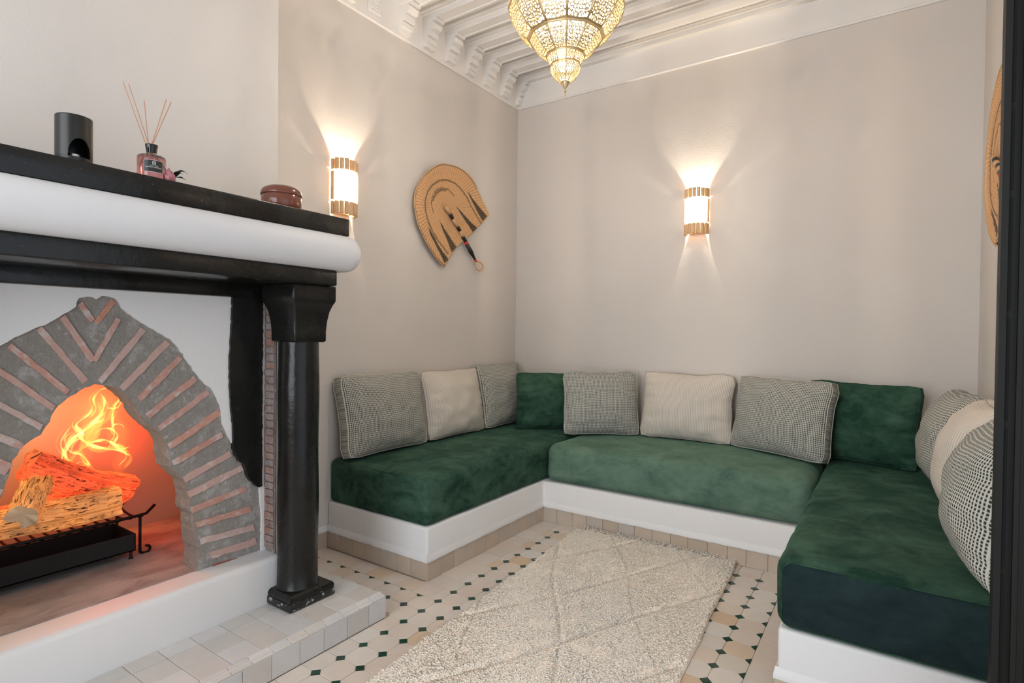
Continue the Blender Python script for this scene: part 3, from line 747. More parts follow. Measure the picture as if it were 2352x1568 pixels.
# red painted base course
q = [zp(p) for p in ((1160,1585),(1500,1506),(1530,1480),(1440,1488),(1300,1525),(1190,1555))]
for mm in (False, True):
    P = [(mir(y) if mm else y, z) for y,z in q]; P = P if not mm else P[::-1]
    MB().prism([(0,y-P[0][0],z-P[0][1]) for y,z in P], (.012,0,0)).build('base_brick', 'brick_red', arch, loc=(XA+.005,P[0][0],P[0][1]))
# black painted strip beside the arch
strip = [(1284,55),(1283,90),(1277,250),(1268,400),(1267,560),(1275,700),(1285,800),(1288,900),(1300,950),(1322,985),(1348,1002),(1358,1040),(1372,1080),(1400,1112),(1428,1130),(1446,1122),(1446,1000),(1448,500),(1452,30)]
for mm in (False, True):
    P = [zp(p, XA+.012) for p in strip]; P = ragged(P+[P[0]], .012, .004, 3)[:-1]
    if mm: P = [(mir(y),z) for y,z in P][::-1]
    fill_extrude('black_strip', [P], XA-.02, XA+.022, 'black', fp)
# entablature: narrow band, beam, white bullnose, black shelf
def slab(name, xf, z0, z1, yend, mat, w=.006, x0=.0):
    return bevel_box(name, (x0,mir(yend),z0), (xf,yend,z1), mat, fp, w, 2)
slab('inner_band', .432, 1.276, 1.335, -2.405, 'black', .006, .20)
slab('mantel_beam', .692, 1.327, 1.386, -2.285, 'black', .006)
slab('mantel_shelf', .702, 1.525, 1.594, -2.236, 'black', .005)
mb = MB(); K = 20; NC = 10; rings = []
for i in range(K+1):
    t = -PI/2+PI*i/K; o_ = -.012+.062*math.cos(t) if i not in (0,K) else -.03
    z = 1.456+.0695*math.sin(t)
    xf = .700+o_; ye = -2.224+o_; yl = mir(-2.224)-o_; rc = .03+max(0,o_); pts = [(0,ye)]
    for k in range(NC+1): a = PI/2-PI/2*k/NC; pts.append((xf-rc+rc*math.cos(a), ye-rc+rc*math.sin(a)))
    for k in range(NC+1): a = -PI/2*k/NC; pts.append((xf-rc+rc*math.cos(a), yl+rc+rc*math.sin(a)))
    pts.append((0,yl)); rings.append([(x,y,z) for x,y in pts])
n = len(rings[0]); vs = [p for r in rings for p in r]
mb.add(vs, [(i*n+k,i*n+k+1,(i+1)*n+k+1,(i+1)*n+k) for i in range(K) for k in range(n-1)]+[tuple(range(n)), tuple(K*n+k for k in range(n-1,-1,-1))])
mb.build('mantel_bullnose', 'torus', fp, smooth=.9)
# columns
def column(y):
    c = empty('column', (.55,y,.1), 0, fp)
    bevel_box('base', (-.10,-.1025,0), (.10,.1025,.032), 'black_worn', c, .006, 2)
    me = MB(); pr = [(.096,.030),(.098,.040),(.094,.050),(.084,.056)]
    for (h, z) in pr: pass
    k = []
    for h, z in pr:
        k.append([(h*sx, h*sy*1.02, z) for sx, sy in ((-1,-1),(1,-1),(1,1),(-1,1))])
    vs = [p for r in k for p in r]
    me.add(vs, [(i*4+j,i*4+(j+1)%4,(i+1)*4+(j+1)%4,(i+1)*4+j) for i in range(3) for j in range(4)]+[(12,13,14,15)])
    me.build('base_moulding', 'black', c, smooth=.5)
    prof = [(.082,.050),(.078,.058)]+[(.0765-.0015*math.sin(i), .06+i*.95/14) for i in range(15)]
    MB().lathe(prof, 40).build('shaft', 'black', c, smooth=.8)
    m = MB(); pp = [(.074,1.008),(.077,1.015),(.077,1.05),(.080,1.09),(.086,1.125),(.094,1.150),(.103,1.168),(.104,1.18),(.104,1.229)]
    vs = []
    for h, z in pp: vs += [(h*a, h*.93*b, z) for a, b in ((-1,-1),(1,-1),(1,1),(-1,1))]
    m.add(vs, [(i*4+j,i*4+(j+1)%4,(i+1)*4+(j+1)%4,(i+1)*4+j) for i in range(len(pp)-1) for j in range(4)]+[(3,2,1,0),tuple(len(vs)-4+j for j in range(4))])
    ob = m.build('capital', 'black', c, smooth=.6); bv = ob.modifiers.new('bev','BEVEL'); bv.width = .006; bv.segments = 2; bv.limit_method = 'ANGLE'; bv.angle_limit = .8
    return c
column(YCOL); column(mir(YCOL))
# tiled step in front
ST = .098; SXF, SYE = .81, -2.13
step = MB().box((0,-3.95,0),(SXF-.010,SYE-.004,ST-.006)).build('tiled_step', 'grout_pale', fp)
def step_tile(poly, name='step_tile'):
    poly = shrink(poly, .0009); cx = sum(p[0] for p in poly)/len(poly); cy = sum(p[1] for p in poly)/len(poly); dz = random.uniform(-.0008,.0006)
    MB().prism([(x-cx,y-cy,dz+random.uniform(-.0003,.0003)) for x,y in poly], (0,0,.008), .0013, .001).build(name, 'tile_step', step, loc=(cx,cy,ST))
xs = [SXF-.034-.1*i for i in range(3)]+[.505]
y = SYE-.006; rows = []
while y > -3.9: rows.append(y); y -= .1015
for i in range(len(rows)-1):
    for a, b in zip(xs[1:], xs[:-1]): step_tile([(a,rows[i+1]),(b,rows[i+1]),(b,rows[i]),(a,rows[i])])
for i in range(2):
    for k in range(5):
        a = .505-.1*(k+1); b = a+.1; a = max(.006,a)
        if b > a and rows[i] > -2.28: step_tile([(a,max(rows[i+1],-2.285)),(b,max(rows[i+1],-2.285)),(b,rows[i]),(a,rows[i])])
y = SYE-.002
while y > -3.9:                                # sloping nosing pieces
    w = random.uniform(.055,.085); y2 = y-w
    pts = [(-.017,-w/2+.0008,.0005),(.016,-w/2+.0008,-.011),(.016,w/2-.0008,-.011),(-.017,w/2-.0008,.0005)]
    MB().prism(pts, (.002,0,.009), .0015, .001).build('nosing_tile', 'tile_step', step, loc=(SXF-.0165,(y+y2)/2,ST)); y = y2
foot_tiles((SXF-.008,-3.9),(SXF-.008,SYE),(1,0),step, h=ST-.015, mat='tile_step', name='riser_tile', lip=False)
foot_tiles((SXF,SYE-.006),(0,SYE-.006),(0,1),step, h=ST-.012, mat='tile_step', name='riser_tile', lip=False)

# ------------------------------------------------------------------ fire: grate, tray, logs, flames
gr = tag(empty('log_grate', (0,YC,.274)), 'black iron log grate with curled feet inside the brick arch', 'grate')
YG1, YG2, GX0, GX1, GZ = .285, -.285, -.145, .065, .152
mb = MB()
for x in (GX0,GX1):
    pts = []
    for i in range(21):
        t = i/20; y = YG2-.03+(YG1-YG2+.06)*t; e = abs(t-.5)*2; pts.append((x,y,GZ+.03*max(0,(e-.86)/.14)**2))
    mb.tube(pts, .006, 6)
mb.build('rail', 'iron', gr, True)
for i in range(15):
    y = YG2+.015+(YG1-YG2-.03)*i/14
    pts = [(GX0+(GX1-GX0)*k/8, y, GZ-.004-.018*math.sin(PI*k/8)) for k in range(9)]
    MB().tube(pts, .0045, 6).build('bar', 'iron', gr, True)
for x in (GX0,GX1):
    for s in (-1,1):
        y = s*.262; pts = [(x,y,GZ),(x,y,.05),(x,y,.012)]+[(x,y+s*(.018-.018*math.cos(a)),.014-.014*math.sin(a)) for a in (.4,.8,1.2,1.6,2.0,2.4,2.9,3.4,4.0,4.6)]
        MB().tube(pts, .0055, 6).build('leg', 'iron', gr, True)
ty = tag(empty('ash_tray', (0,YC,.274)), 'shallow black metal ash tray standing under the log grate', 'tray')
x0,x1,y0,y1,z0,z1 = -.10,.095,-.235,.235,.03,.095
MB().box((x0,y0,z0),(x1,y1,z0+.004)).box((x0,y0,z0),(x0+.003,y1,z1)).box((x1-.003,y0,z0),(x1,y1,z1)).box((x0,y0,z0),(x1,y0+.003,z1)).box((x0,y1-.003,z0),(x1,y1,z1)).build('pan', 'ash_black', ty)
for x in (x0+.012,x1-.012):
    for y in (y0+.012,y1-.012): MB().lathe([(.009,0),(.006,.004),(.005,.03)], 8, (x,y,0)).build('foot', 'ash_black', ty)
def log(label, A, B, sec, mat, seed, endcol='log_cut', rough=.010, taper=(1,1)):
    A = Vector(A); B = Vector(B); d = (B-A); L = d.length; d.normalize(); u = d.cross(Vector((0,0,1))).normalized(); w = u.cross(d)
    n = 26; m = len(sec)*5; base = []
    for k in range(m):
        t = k/m*len(sec); i = int(t); f = t-i; p = Vector(sec[i]).lerp(Vector(sec[(i+1)%len(sec)]), f); base.append(p)
    rings = []; uv = []
    mb = MB()
    for i in range(n+1):
        t = i/n; sc = taper[0]+(taper[1]-taper[0])*t
        for k in range(m):
            p = base[k]*sc; a = k/m*2*PI
            r = 1+rough/.05*(noise.noise(Vector((math.cos(a)*2+seed,math.sin(a)*2,t*3)))*.9+noise.noise(Vector((math.cos(a)*6+seed,math.sin(a)*6,t*7)))*.5)
            q = A+d*(L*t+(.012*noise.noise(Vector((a*1.5,seed,t))) if i in (0,n) else 0))+u*(p.x*r)+w*(p.y*r+.012*math.sin(t*4+seed))
            mb.v.append(tuple(q)); uv.append((t*L*6, a/2/PI*1.2))
    for i in range(n):
        for k in range(m): mb.f.append((i*m+k,i*m+(k+1)%m,(i+1)*m+(k+1)%m,(i+1)*m+k))
    c0 = len(mb.v); mb.v.append(tuple(A+d*.004)); uv.append((0,0)); c1 = len(mb.v); mb.v.append(tuple(B-d*.004)); uv.append((0,0))
    e = len(mb.f)
    for k in range(m): mb.f.append((k,(k+1)%m,c0)); mb.f.append((n*m+k,n*m+(k+1)%m,c1))
    mb.uv = uv; o = mb.build('fire_log', mat, None, .9); o.data.materials.append(MAT[endcol])
    for p in list(o.data.polygons)[e:]: p.material_index = 1
    return tag(o, label, 'log', 'burning logs on the grate')
rnd_ = [(.055,0),(.04,.04),(0,.052),(-.042,.038),(-.055,0),(-.04,-.036),(0,-.048),(.042,-.036)]
wed = [(.050,.030),(.045,.055),(-.010,.062),(-.055,.040),(-.06,.0),(-.04,-.045),(.0,-.058),(.035,-.03)]
log('long pale log lying along the front bars of the grate', (.005,-3.28,.468), (-.005,-2.775,.497), rnd_, 'log_pale', 1.3, 'log_pale', .012, (.85,1.15))
log('dark split log lying at the back of the grate', (-.095,-3.20,.477), (-.10,-2.78,.477), rnd_, 'log_bark', 4.4, 'log_bark')
log('red glowing split log lying slantwise across the other logs', (-.045,-3.035,.655), (-.065,-2.70,.500), wed, 'log_bark', 2.2, 'log_bark', .008, (1.0,.92))
log('short stub of log with a pale cut end pointing outward', (-.07,-2.980,.600), (.075,-3.078,.525), [(.047,0),(.034,.036),(0,.048),(-.038,.036),(-.048,0),(-.034,-.034),(0,-.047),(.038,-.032)], 'log_pale', 6.6, 'log_cut', .010, (.95,1.0))
fire = tag(empty('fire', (-.04,-2.93,.62)), 'yellow and orange flames curling up from the logs', 'fire')
FX = -.05
def fpt(u, v, dx=0): q = on(u, v, 'x', FX+dx); return (q.x+.04, q.y+2.93, q.z-.62)
def wisp(pts, r, mat, dx=0):
    P = [Vector(fpt(u,v,dx)) for u,v in pts]; out = []; n = len(P); rr = []
    for i in range(n-1):
        p0,p1,p2,p3 = P[max(0,i-1)],P[i],P[i+1],P[min(n-1,i+2)]
        for k in range(8):
            t = k/8; out.append(.5*((2*p1)+(p2-p0)*t+(2*p0-5*p1+4*p2-p3)*t*t+(3*p1-p0-3*p2+p3)*t**3))
    out.append(P[-1]); m = len(out)
    rr = [max(.0008, .78*r*math.sin(PI*min(1,(i+1)/(m+1)))**.7*(.8+.3*math.sin(i*.5))) for i in range(m)]
    MB().tube(out, rr, 10).build('flame', mat, fire, True)
    if mat == 'flame_yellow':                 # a thinner strand curling alongside
        sd = random.uniform(0,9); o2 = [p+Vector((.010*math.sin(i*.21+sd), .012*math.sin(i*.17+sd), .010*math.cos(i*.19+sd))) for i, p in enumerate(out)]
        MB().tube(o2, [q*.42 for q in rr], 8).build('flame', 'flame_thin', fire, True)
Y, O, G_ = 'flame_yellow', 'flame_orange', 'flame_glow'
m_flame('flame_thin', (1,.50,.08), 110)
wisp([(140,1072),(148,1030),(170,1005),(205,980),(232,950),(240,920),(228,900)], .010, Y)
wisp([(180,1075),(150,1055),(160,1020),(190,1000),(175,975),(205,950),(215,925)], .009, Y, .02)
wisp([(200,1072),(165,1065),(148,1040),(140,1015),(165,975)], .007, Y, .03)
wisp([(270,1070),(290,1050),(280,1035),(240,1030),(205,1020),(185,1000),(205,975),(235,965),(245,945)], .009, Y, -.02)
wisp([(300,1045),(285,1040),(262,1020),(240,1010),(215,1015),(190,1030)], .008, Y, .01)
wisp([(245,1035),(262,1000),(258,965),(262,935),(275,915),(272,905)], .0065, Y, -.01)
wisp([(230,905),(238,930),(262,938),(278,925),(272,908),(255,915)], .005, Y)
wisp([(265,1000),(255,990),(262,975),(280,975),(285,985)], .005, Y, .02)
wisp([(165,1078),(185,1060),(205,1068),(188,1045),(160,1035),(150,1005),(180,985)], .006, Y, .03)
wisp([(215,1000),(232,985),(255,985),(270,1000),(262,1020),(285,1030),(300,1020)], .0065, Y, .0)
wisp([(205,960),(220,940),(215,915),(232,895),(250,890)], .006, Y, -.01)
wisp([(150,1075),(175,1040),(215,1005),(235,960),(225,920)], .018, O)
wisp([(285,1075),(300,1050),(270,1025),(230,1035),(200,1010),(225,970)], .018, O, -.03)
wisp([(215,1080),(185,1035),(210,985),(250,960),(265,920)], .020, O, -.03)
wisp([(180,1080),(200,1020),(215,960),(225,890)], .055, G_, -.06)
wisp([(270,1090),(280,1040),(270,990),(255,930)], .05, G_, -.06)
def point(name, loc, power, col, r, parent=None):
    l = bpy.data.lights.new(name, 'POINT'); l.energy = power; l.color = col; l.shadow_soft_size = r
    o = bpy.data.objects.new(name, l); COL.objects.link(o); o.location = loc
    if parent: o.parent = parent
    return o
point('flame_light', (-.08,-.12,.25), 1.9, (1,.68,.28), .05, fire)
point('flame_light', (-.17,.20,.19), 3.0, (1,.045,.008), .05, fire)
point('ember_and_fill_light', (.20,-.20,.0), .14, (1,.66,.38), .03, fire)  # fill light added ahead of the logs to brighten the stub's cut end
point('ember_and_fill_light', (-.15,.27,.06), .6, (1,.05,.010), .04, fire)

# ------------------------------------------------------------------ things on the mantel
MT = 1.594
# oil burner
ob = tag(empty('oil_burner', (.658,-3.120,MT)), 'black ceramic oil burner with an arched opening on the mantel shelf', 'oil burner')
mb = MB(); R0, R1, Hb, SEG, NZ = .0410, .0362, .117, 240, 130; skip = set()
face_dir = math.atan2(CY+3.118, CX-.645)+.33
for rad, inner in ((R0,0),(R1,1)):
    k = len(mb.v)
    for j in range(NZ+1):
        z = Hb*j/NZ
        for i in range(SEG):
            a = 2*PI*i/SEG; rr = rad*(1-.04*(1-min(1,z/.012))) if not inner else rad
            mb.v.append((rr*math.cos(a), rr*math.sin(a), z if not inner else max(.004,z)))
    for j in range(NZ):
        for i in range(SEG):
            a = (2*PI*(i+.5)/SEG-face_dir+PI)%(2*PI)-PI; z = Hb*(j+.5)/NZ; s = a*R0
            if (.009 < z < .058) and abs(s) < .0262*math.sqrt(max(0,1-(max(0,z-.011)/.047)**2.2)): continue
            mb.f.append((k+j*SEG+i,k+j*SEG+(i+1)%SEG,k+(j+1)*SEG+(i+1)%SEG,k+(j+1)*SEG+i))
mb.build('body', 'burner', ob, True, recalc=False)
MB().lathe([(R0,Hb),(R0-.0005,Hb+.002),(R1,Hb+.002),(R1-.002,Hb-.012),(.0,Hb-.022)], 48, cap=False).build('bowl', 'burner', ob, True)
MB().lathe([(R1+.001,.0),(R1+.001,.006),(.0,.006)], 40, cap=False).build('floor_disc', 'burner', ob)
m_simple('tin', (.5,.5,.52), .3, 1)
MB().lathe([(.019,.006),(.019,.020),(.017,.020),(.017,.016),(0,.016)], 24, cap=False).build('tealight', 'tin', ob, .6)
# reed diffuser
rd = tag(empty('reed_diffuser', (.645,-2.925,MT)), 'pink reed diffuser bottle with black cap, label and five reeds', 'diffuser')
MB().lathe([(.0365,0),(.0374,.003),(.0374,.066),(.034,.0705),(.022,.074),(.013,.077),(.012,.082)], 48).build('bottle', 'glass', rd, .7)
MB().lathe([(.0345,.003),(.0352,.006),(.0352,.064),(.033,.0645),(0,.0645)], 40, cap=False).build('liquid', 'pink_liquid', rd, .7)
MB().lathe([(.0132,.081),(.0170,.103),(.0166,.105),(.007,.105),(.007,.101)], 40).build('cap', 'cap_black', rd, .6)
tips = [(282,187),(295,192),(331,231),(382,228),(393,234)]; bots = [(336,333),(340,333),(341,332),(347,333),(350,333)]
for i, (t, b) in enumerate(zip(tips, bots)):
    q = on(*t, 'x', .645+(-.02,.03,-.03,.02,.0)[i]); p0 = Vector((0,0,.0)); c = on(*b,'x',.645)-Vector((.645,-2.925,MT))
    tip = q-Vector((.645,-2.925,MT)); top = Vector((c.x+(-.004,.003,0,.003,-.002)[i],c.y,.105)); d = (tip-top).normalized(); low = top-d*.075
    low.x = max(-.026,min(.026,low.x)); low.y = max(-.028,min(.028,low.y)); low.z = max(.006,low.z)
    MB().tube([low,top,tip], .0014, 6).build('reed', 'reed', rd)
la = math.atan2(CY+2.925, CX-.645)+.16
def curved(pts2, r):  # (s, z) on the bottle surface
    return [(r*math.cos(la+s/r), r*math.sin(la+s/r), z) for s, z in pts2]
def lab_rect(s0, s1, z0, z1, r, n=10):
    mb = MB(); mb.grid(lambda u,v: curved([(s0+(s1-s0)*u, z0+(z1-z0)*v)], r)[0], n, 2); return mb
lb = lab_rect(-.0255,.0255,.018,.052,.0378,16).build('label', 'label_black', rd, True, recalc=False)
mb = MB()
for a in ((-.0258,.0258,.0175,.0182),(-.0258,.0258,.0518,.0525)): 
    t = lab_rect(*a,.03795,16); mb.add(t.v,t.f)
for a in ((-.0258,-.0252,.0175,.0525),(.0252,.0258,.0175,.0525)):
    t = lab_rect(*a,.03795,2); mb.add(t.v,t.f)
for dx, dz in ((-.0042,.0442),(.0012,.0442),(-.0042,.0394),(.0012,.0394)):   # little four-square emblem with a crown
    for a in ((0,.003,0,.0008),(0,.003,.0032,.004),(0,.0008,0,.004),(.0022,.003,.0012,.004)):
        t = lab_rect(dx+a[0],dx+a[1],dz+a[2],dz+a[3],.0380,2); mb.add(t.v,t.f)
t = lab_rect(-.0012,.0012,.0488,.0500,.0380,2); mb.add(t.v,t.f)
mb.build('emblem', 'print_white', lb, recalc=False)
def text_on_label(txt, size, z):
    cu = bpy.data.curves.new('t','FONT'); cu.body = txt; cu.size = size; cu.align_x = 'CENTER'
    tmp = bpy.data.objects.new('t', cu); COL.objects.link(tmp)
    dg = bpy.context.evaluated_depsgraph_get(); me = bpy.data.meshes.new_from_object(tmp.evaluated_get(dg)); bpy.data.objects.remove(tmp, do_unlink=True)
    for v in me.vertices: v.co = curved([(v.co.x, z+v.co.y)], .0380)[0]
    obj('lettering', me, 'print_white', lb)
text_on_label('DIFFUSEUR AMBIANCE', .0042, .0300); text_on_label('AMBIANCE PARFUMS', .0026, .0352)
# dried flower
fw = tag(empty('dried_flower', (.660,-2.886,MT)), 'small pink rose with black leaves lying beside the diffuser', 'flower')
fw.scale = (1.35,1.35,1.35)
for i in range(11):
    a = i*2.4; rr = .006+.0012*i; mb = MB()
    def pf(u, v, a=a, rr=rr, i=i):
        th = a+(u-.5)*1.7; r = rr*(.6+.5*math.sin(v*PI*.55)); z = .006+.024*v*(1-.03*i)-.001*i
        return (r*math.cos(th)*.85, r*math.sin(th)*.85, max(.001,z+.003*math.cos((u-.5)*5)))
    mb.grid(pf, 6, 5); mb.build('petal', 'petal', fw, True)
for a, L, h in ((.6,.040,.030),(1.1,.042,.014),(1.7,.036,.004),(.2,.030,.022)):
    mb = MB(); mb.grid(lambda u,v: ((u-.5)*.020*math.sin(PI*min(1,v+.12))-.004, .008+L*v*.75, max(.0015,.008+h*math.sin(v*1.9)*(1.15-.55*v)+.002*abs(u-.5))), 4, 8)
    o = mb.build('leaf', 'leaf_dark', fw, True); o.rotation_euler = (0,0,a-1.1)
# round box
bx = tag(empty('round_box', (.620,-2.480,MT)), 'glossy brown round lidded box on the mantel shelf near the wall lamp', 'box'); bx.scale = (.97,.97,.92)
MB().lathe([(.066,0),(.070,.004),(.0715,.02),(.0715,.050),(.070,.052)], 56).build('body', 'brown_gloss', bx, .7)
MB().lathe([(.070,.052),(.0735,.0535),(.0740,.058),(.0725,.068),(.066,.079),(.052,.087),(.03,.0915),(.0,.0925)], 56, cap=False).build('lid', 'brown_gloss', bx, True)

# ------------------------------------------------------------------ wall lamps
def sconce(loc, rz, label):
    s = tag(empty('wall_lamp', loc, rz), label, 'wall lamp', 'cane wall lamps')   # local: wall plane y=0, faces -y
    Rr, rc, n = .066, .0118, 9
    for i in range(n):
        a = PI*(i+.18)/(n-.64); x = Rr*1.05*math.cos(a); y = -.012-Rr*math.sin(a)
        dz = random.uniform(-.004,.004)
        def cane(name, z0, z1, mat, r=rc): return MB().lathe([(r*.8,z0),(r,z0+.002),(r,z1-.002),(r*.8,z1)], 12, (0,0,0)).build(name, mat, s, .7, loc=(x,y,0))
        cane('cane', .234, .292+dz, 'cane'); cane('cane', .0+dz*.6, .068, 'cane')
        if i in (0,n-1): cane('cane', .076, .226, 'cane')
        else: cane('glass_rod', .077, .225, 'frosted', .0108)
    for z in (.072,.229):
        pts = [(Rr*1.05*math.cos(PI*k/16), -.012-Rr*math.sin(PI*k/16), z) for k in range(17)]
        MB().tube(pts, .0016, 5).build('wire', 'brass', s, True)
    MB().box((-.05,-.012,.010),(.05,-.001,.016)).box((-.012,-.05,.10),(.012,-.001,.106)).build('bracket', 'cane_frame', s)
    MB().lathe([(.004,.134),(.009,.140),(.011,.150),(.009,.160),(.0,.165)], 16, (0,-.04,0)).build('bulb', 'bulb_warm', s, True)
    point('lamp_light', (0,-.038,.188), 15.0, (1,.84,.64), .006, s); point('lamp_light', (0,-.038,.113), 8.0, (1,.84,.64), .006, s)
    return s
sconce((.0,-1.712,1.775), PI/2, 'cane wall lamp on the wall between the fireplace and the straw fan')
sconce((1.420,0,1.805), 0, 'cane wall lamp alone on the wide wall above the cream pillow')
sconce((RW,-1.46,1.79), -PI/2, 'cane wall lamp on the door-side wall past the second fan')

# ------------------------------------------------------------------ straw fans
FZ = 210/1176
def fp2(p): q = on(930+p[0]*FZ, 360+p[1]*FZ, 'x', .02); return Vector((q.y+.873, q.z-1.974))
f_out = [(500,1412),(470,1395),(380,1290),(270,1120),(215,1000),(150,850),(112,640),(108,560),(125,450),(165,345),(240,235),(340,150),(450,98),(560,105),(680,145),(780,215),(870,320),(920,430),(970,540),(1030,650),(1072,750),(985,850),(880,955),(780,1048),(720,1105),(650,1165),(570,1290)]
f_cen = (505,640)
f_dark = [[(800,440),(850,560),(920,700),(985,830),(1045,765),(960,660),(880,560)],[(660,632),(720,740),(800,870),(860,970),(915,915),(840,840),(740,720)],[(440,805),(480,920),(540,1080),(590,1230),(650,1160),(580,1040),(500,910)],[(280,880),(320,1000),(420,1200),(500,1370),(550,1320),(440,1160),(360,1010)]]
f_lines = [([(540,1240),(440,1100),(350,960),(290,820),(258,680),(258,560),(285,450),(350,360),(440,305),(540,300),(640,340),(720,420),(780,500),(840,620),(900,730),(970,860)],20),
           ([(365,720),(340,600),(350,520),(400,430),(470,400),(560,420),(630,500)],13), ([(360,560),(400,470),(460,425),(530,425)],22)]
def fan(label, origin, rot, mirror, tilt):
    C = fp2(f_cen); O = [fp2(p) for p in f_out]; NT_, NR = 264, 96
    per = [0]
    for i in range(len(O)): per.append(per[-1]+(O[(i+1)%len(O)]-O[i]).length)
    def cat(t):
        s = t*per[-1]
        for i in range(len(O)):
            if per[i+1] >= s:
                f = (s-per[i])/(per[i+1]-per[i]); p0,p1,p2,p3 = O[i-1],O[i],O[(i+1)%len(O)],O[(i+2)%len(O)]
                sharp = i in (0,len(O)-1) or 19 <= i <= 20 or i >= 20
                if sharp: return p1.lerp(p2,f)
                return .5*((2*p1)+(p2-p0)*f+(2*p0-5*p1+4*p2-p3)*f*f+(3*p1-p0-3*p2+p3)*f**3)
        return O[0]
    D = [[fp2(p) for p in poly] for poly in f_dark]; LN = [([fp2(p) for p in l], w*FZ/500) for l, w in f_lines]
    def inside(p, poly):
        r = False; n = len(poly)
        for i in range(n):
            a, b = poly[i], poly[(i+1)%n]
            if (a.y > p.y) != (b.y > p.y) and p.x < (b.x-a.x)*(p.y-a.y)/(b.y-a.y)+a.x: r = not r
        return r
    def seg(p, a, b):
        t = max(0,min(1,(p-a).dot(b-a)/(b-a).length_squared)); return (p-a-(b-a)*t).length
    mb = MB(); uv = []; dark = []; R_ = [cat(i/NT_) for i in range(NT_)]
    for j in range(NR+1):
        r = j/NR
        for i in range(NT_+1):
            p = C+(R_[i%NT_]-C)*r; q = p-C
            dep = .016+.012*r*r+.018*max(0,-(q.x-q.y*0)*1.2)*0+.0015*math.sin(r*NR*PI/2)*(r<.999)+.020*(q.dot(Vector((.707,-.707)))>0)*0
            mb.v.append((p.x, -dep, p.y)); uv.append((i/NT_, r))
            dk = 1. if (r > .972 and not (.60 < i/NT_ < .995)) else 0.
            if not dk and any(inside(p, d) for d in D): dk = 1.
            if not dk:
                for l, w in LN:
                    if any(seg(p, l[k], l[k+1]) < w for k in range(len(l)-1)): dk = .9 if (j%2 == 0) else .45; break
            dark.append(dk)
    W_ = NT_+1
    mb.f = [(j*W_+i, j*W_+i+1, (j+1)*W_+i+1, (j+1)*W_+i) for j in range(NR) for i in range(NT_)]; mb.uv = uv
    f = tag(empty('straw_fan', origin, rot), label, 'fan', 'woven straw hand fans on the walls')
    f.rotation_euler = (0, tilt, rot) if not mirror else (0, tilt, rot)
    o = mb.build('blade', 'straw', f, True)
    a = o.data.attributes.new('dark','FLOAT','POINT'); a.data.foreach_set('value', dark)
    so = o.modifiers.new('thick','SOLIDIFY'); so.thickness = .004; so.offset = 0
    MB().tube([(p.x,-.029,p.y) for p in [cat(i/160) for i in range(160) if i/160 < .64 or i/160 > .995]], .004, 6).build('rim', 'wick', f, True)
    # handle: wrapped stick with loop
    def hp(u, v, d): p = fp2((u,v)); return Vector((p.x,-d,p.y))
    stops = [((500,650),'wick'),((565,735),'black_tape'),((595,800),'wick'),((655,895),'black_tape'),((690,955),'wick'),((720,1025),'black_tape'),((760,1090),'red_tape'),((775,1125),'black_tape'),((880,1320),'red_tape'),((895,1345),None)]
    for (a_, m), (b_, _) in zip(stops[:-1], stops[1:]):
        p, q = hp(*a_,.034), hp(*b_,.034); fat = .013 if a_[1] >= 1000 else .0115
        rr = [fat*1.02,fat*1.05,fat*.98] if a_[1] != 1125 else [.0145,.0165,.0085]
        if m == 'red_tape': rr = [fat*1.12]*3 if a_[1] < 1200 else [.010]*3
        MB().tube([p,p.lerp(q,.5),q], rr, 12).build('handle_wrap' if m != 'wick' else 'handle', m, f, True)
    lp = [hp(*p,.034) for p in ((893,1345),(888,1400),(905,1450),(940,1468),(975,1455),(990,1420),(975,1380),(940,1355),(905,1343))]
    MB().tube(lp, .0058, 8).build('loop', 'wick', f, True)
    return f
fan('woven straw fan with striped handle hung on the wall beside the fireplace', (0,-.873,1.974), PI/2, False, 0)
fan('second straw fan on the door-side wall, half hidden behind the black door', (RW,-.69,1.90), -PI/2, False, -.28)

# ------------------------------------------------------------------ pierced brass lantern
LX, LY, LT = 1.311, -1.60, 2.161
ln = tag(empty('pendant_lantern', (LX,LY,LT)), 'large pierced brass lantern hanging from the white beamed ceiling', 'pendant lamp')
NF = 12
bands = {'low':[(.018,.058),(.030,.066),(.050,.084),(.062,.104),(.0655,.122),(.062,.132)],
         'collar':[(.064,.133),(.073,.150),(.080,.168)],
         'bowl':[(.083,.170),(.104,.182),(.128,.205),(.146,.228),(.156,.243)],
         'belly':[(.160,.245),(.198,.275),(.226,.310),(.241,.350),(.245,.380)],
         'dome':[(.245,.384),(.240,.430),(.222,.480),(.190,.525),(.145,.560),(.095,.585),(.060,.600)]}
def pint(prof, s):
    n = len(prof)-1; t = s*n; i = min(n-1,int(t)); f = t-i; return (prof[i][0]+(prof[i+1][0]-prof[i][0])*f, prof[i][1]+(prof[i+1][1]-prof[i][1])*f)
def vor_cells(pts, asp):
    cells = []
    for i, p in enumerate(pts):
        poly = [(.05,.03),(.95,.03),(.95,.97),(.05,.97)]
        for k, q in enumerate(pts):
            if k == i: continue
            mx, my = (p[0]+q[0])/2, (p[1]+q[1])/2; nx, ny = q[0]-p[0], (q[1]-p[1])*asp*asp
            out = []; m = len(poly)
            for a in range(m):
                A, B = poly[a], poly[(a+1)%m]; da = (A[0]-mx)*nx+(A[1]-my)*ny; db = (B[0]-mx)*nx+(B[1]-my)*ny
                if da <= 0: out.append(A)
                if (da <= 0) != (db <= 0): t = da/(da-db); out.append((A[0]+t*(B[0]-A[0]),A[1]+t*(B[1]-A[1])))
            poly = out
            if len(poly) < 3: break
        if len(poly) >= 3: cells.append((p, poly))
    return cells
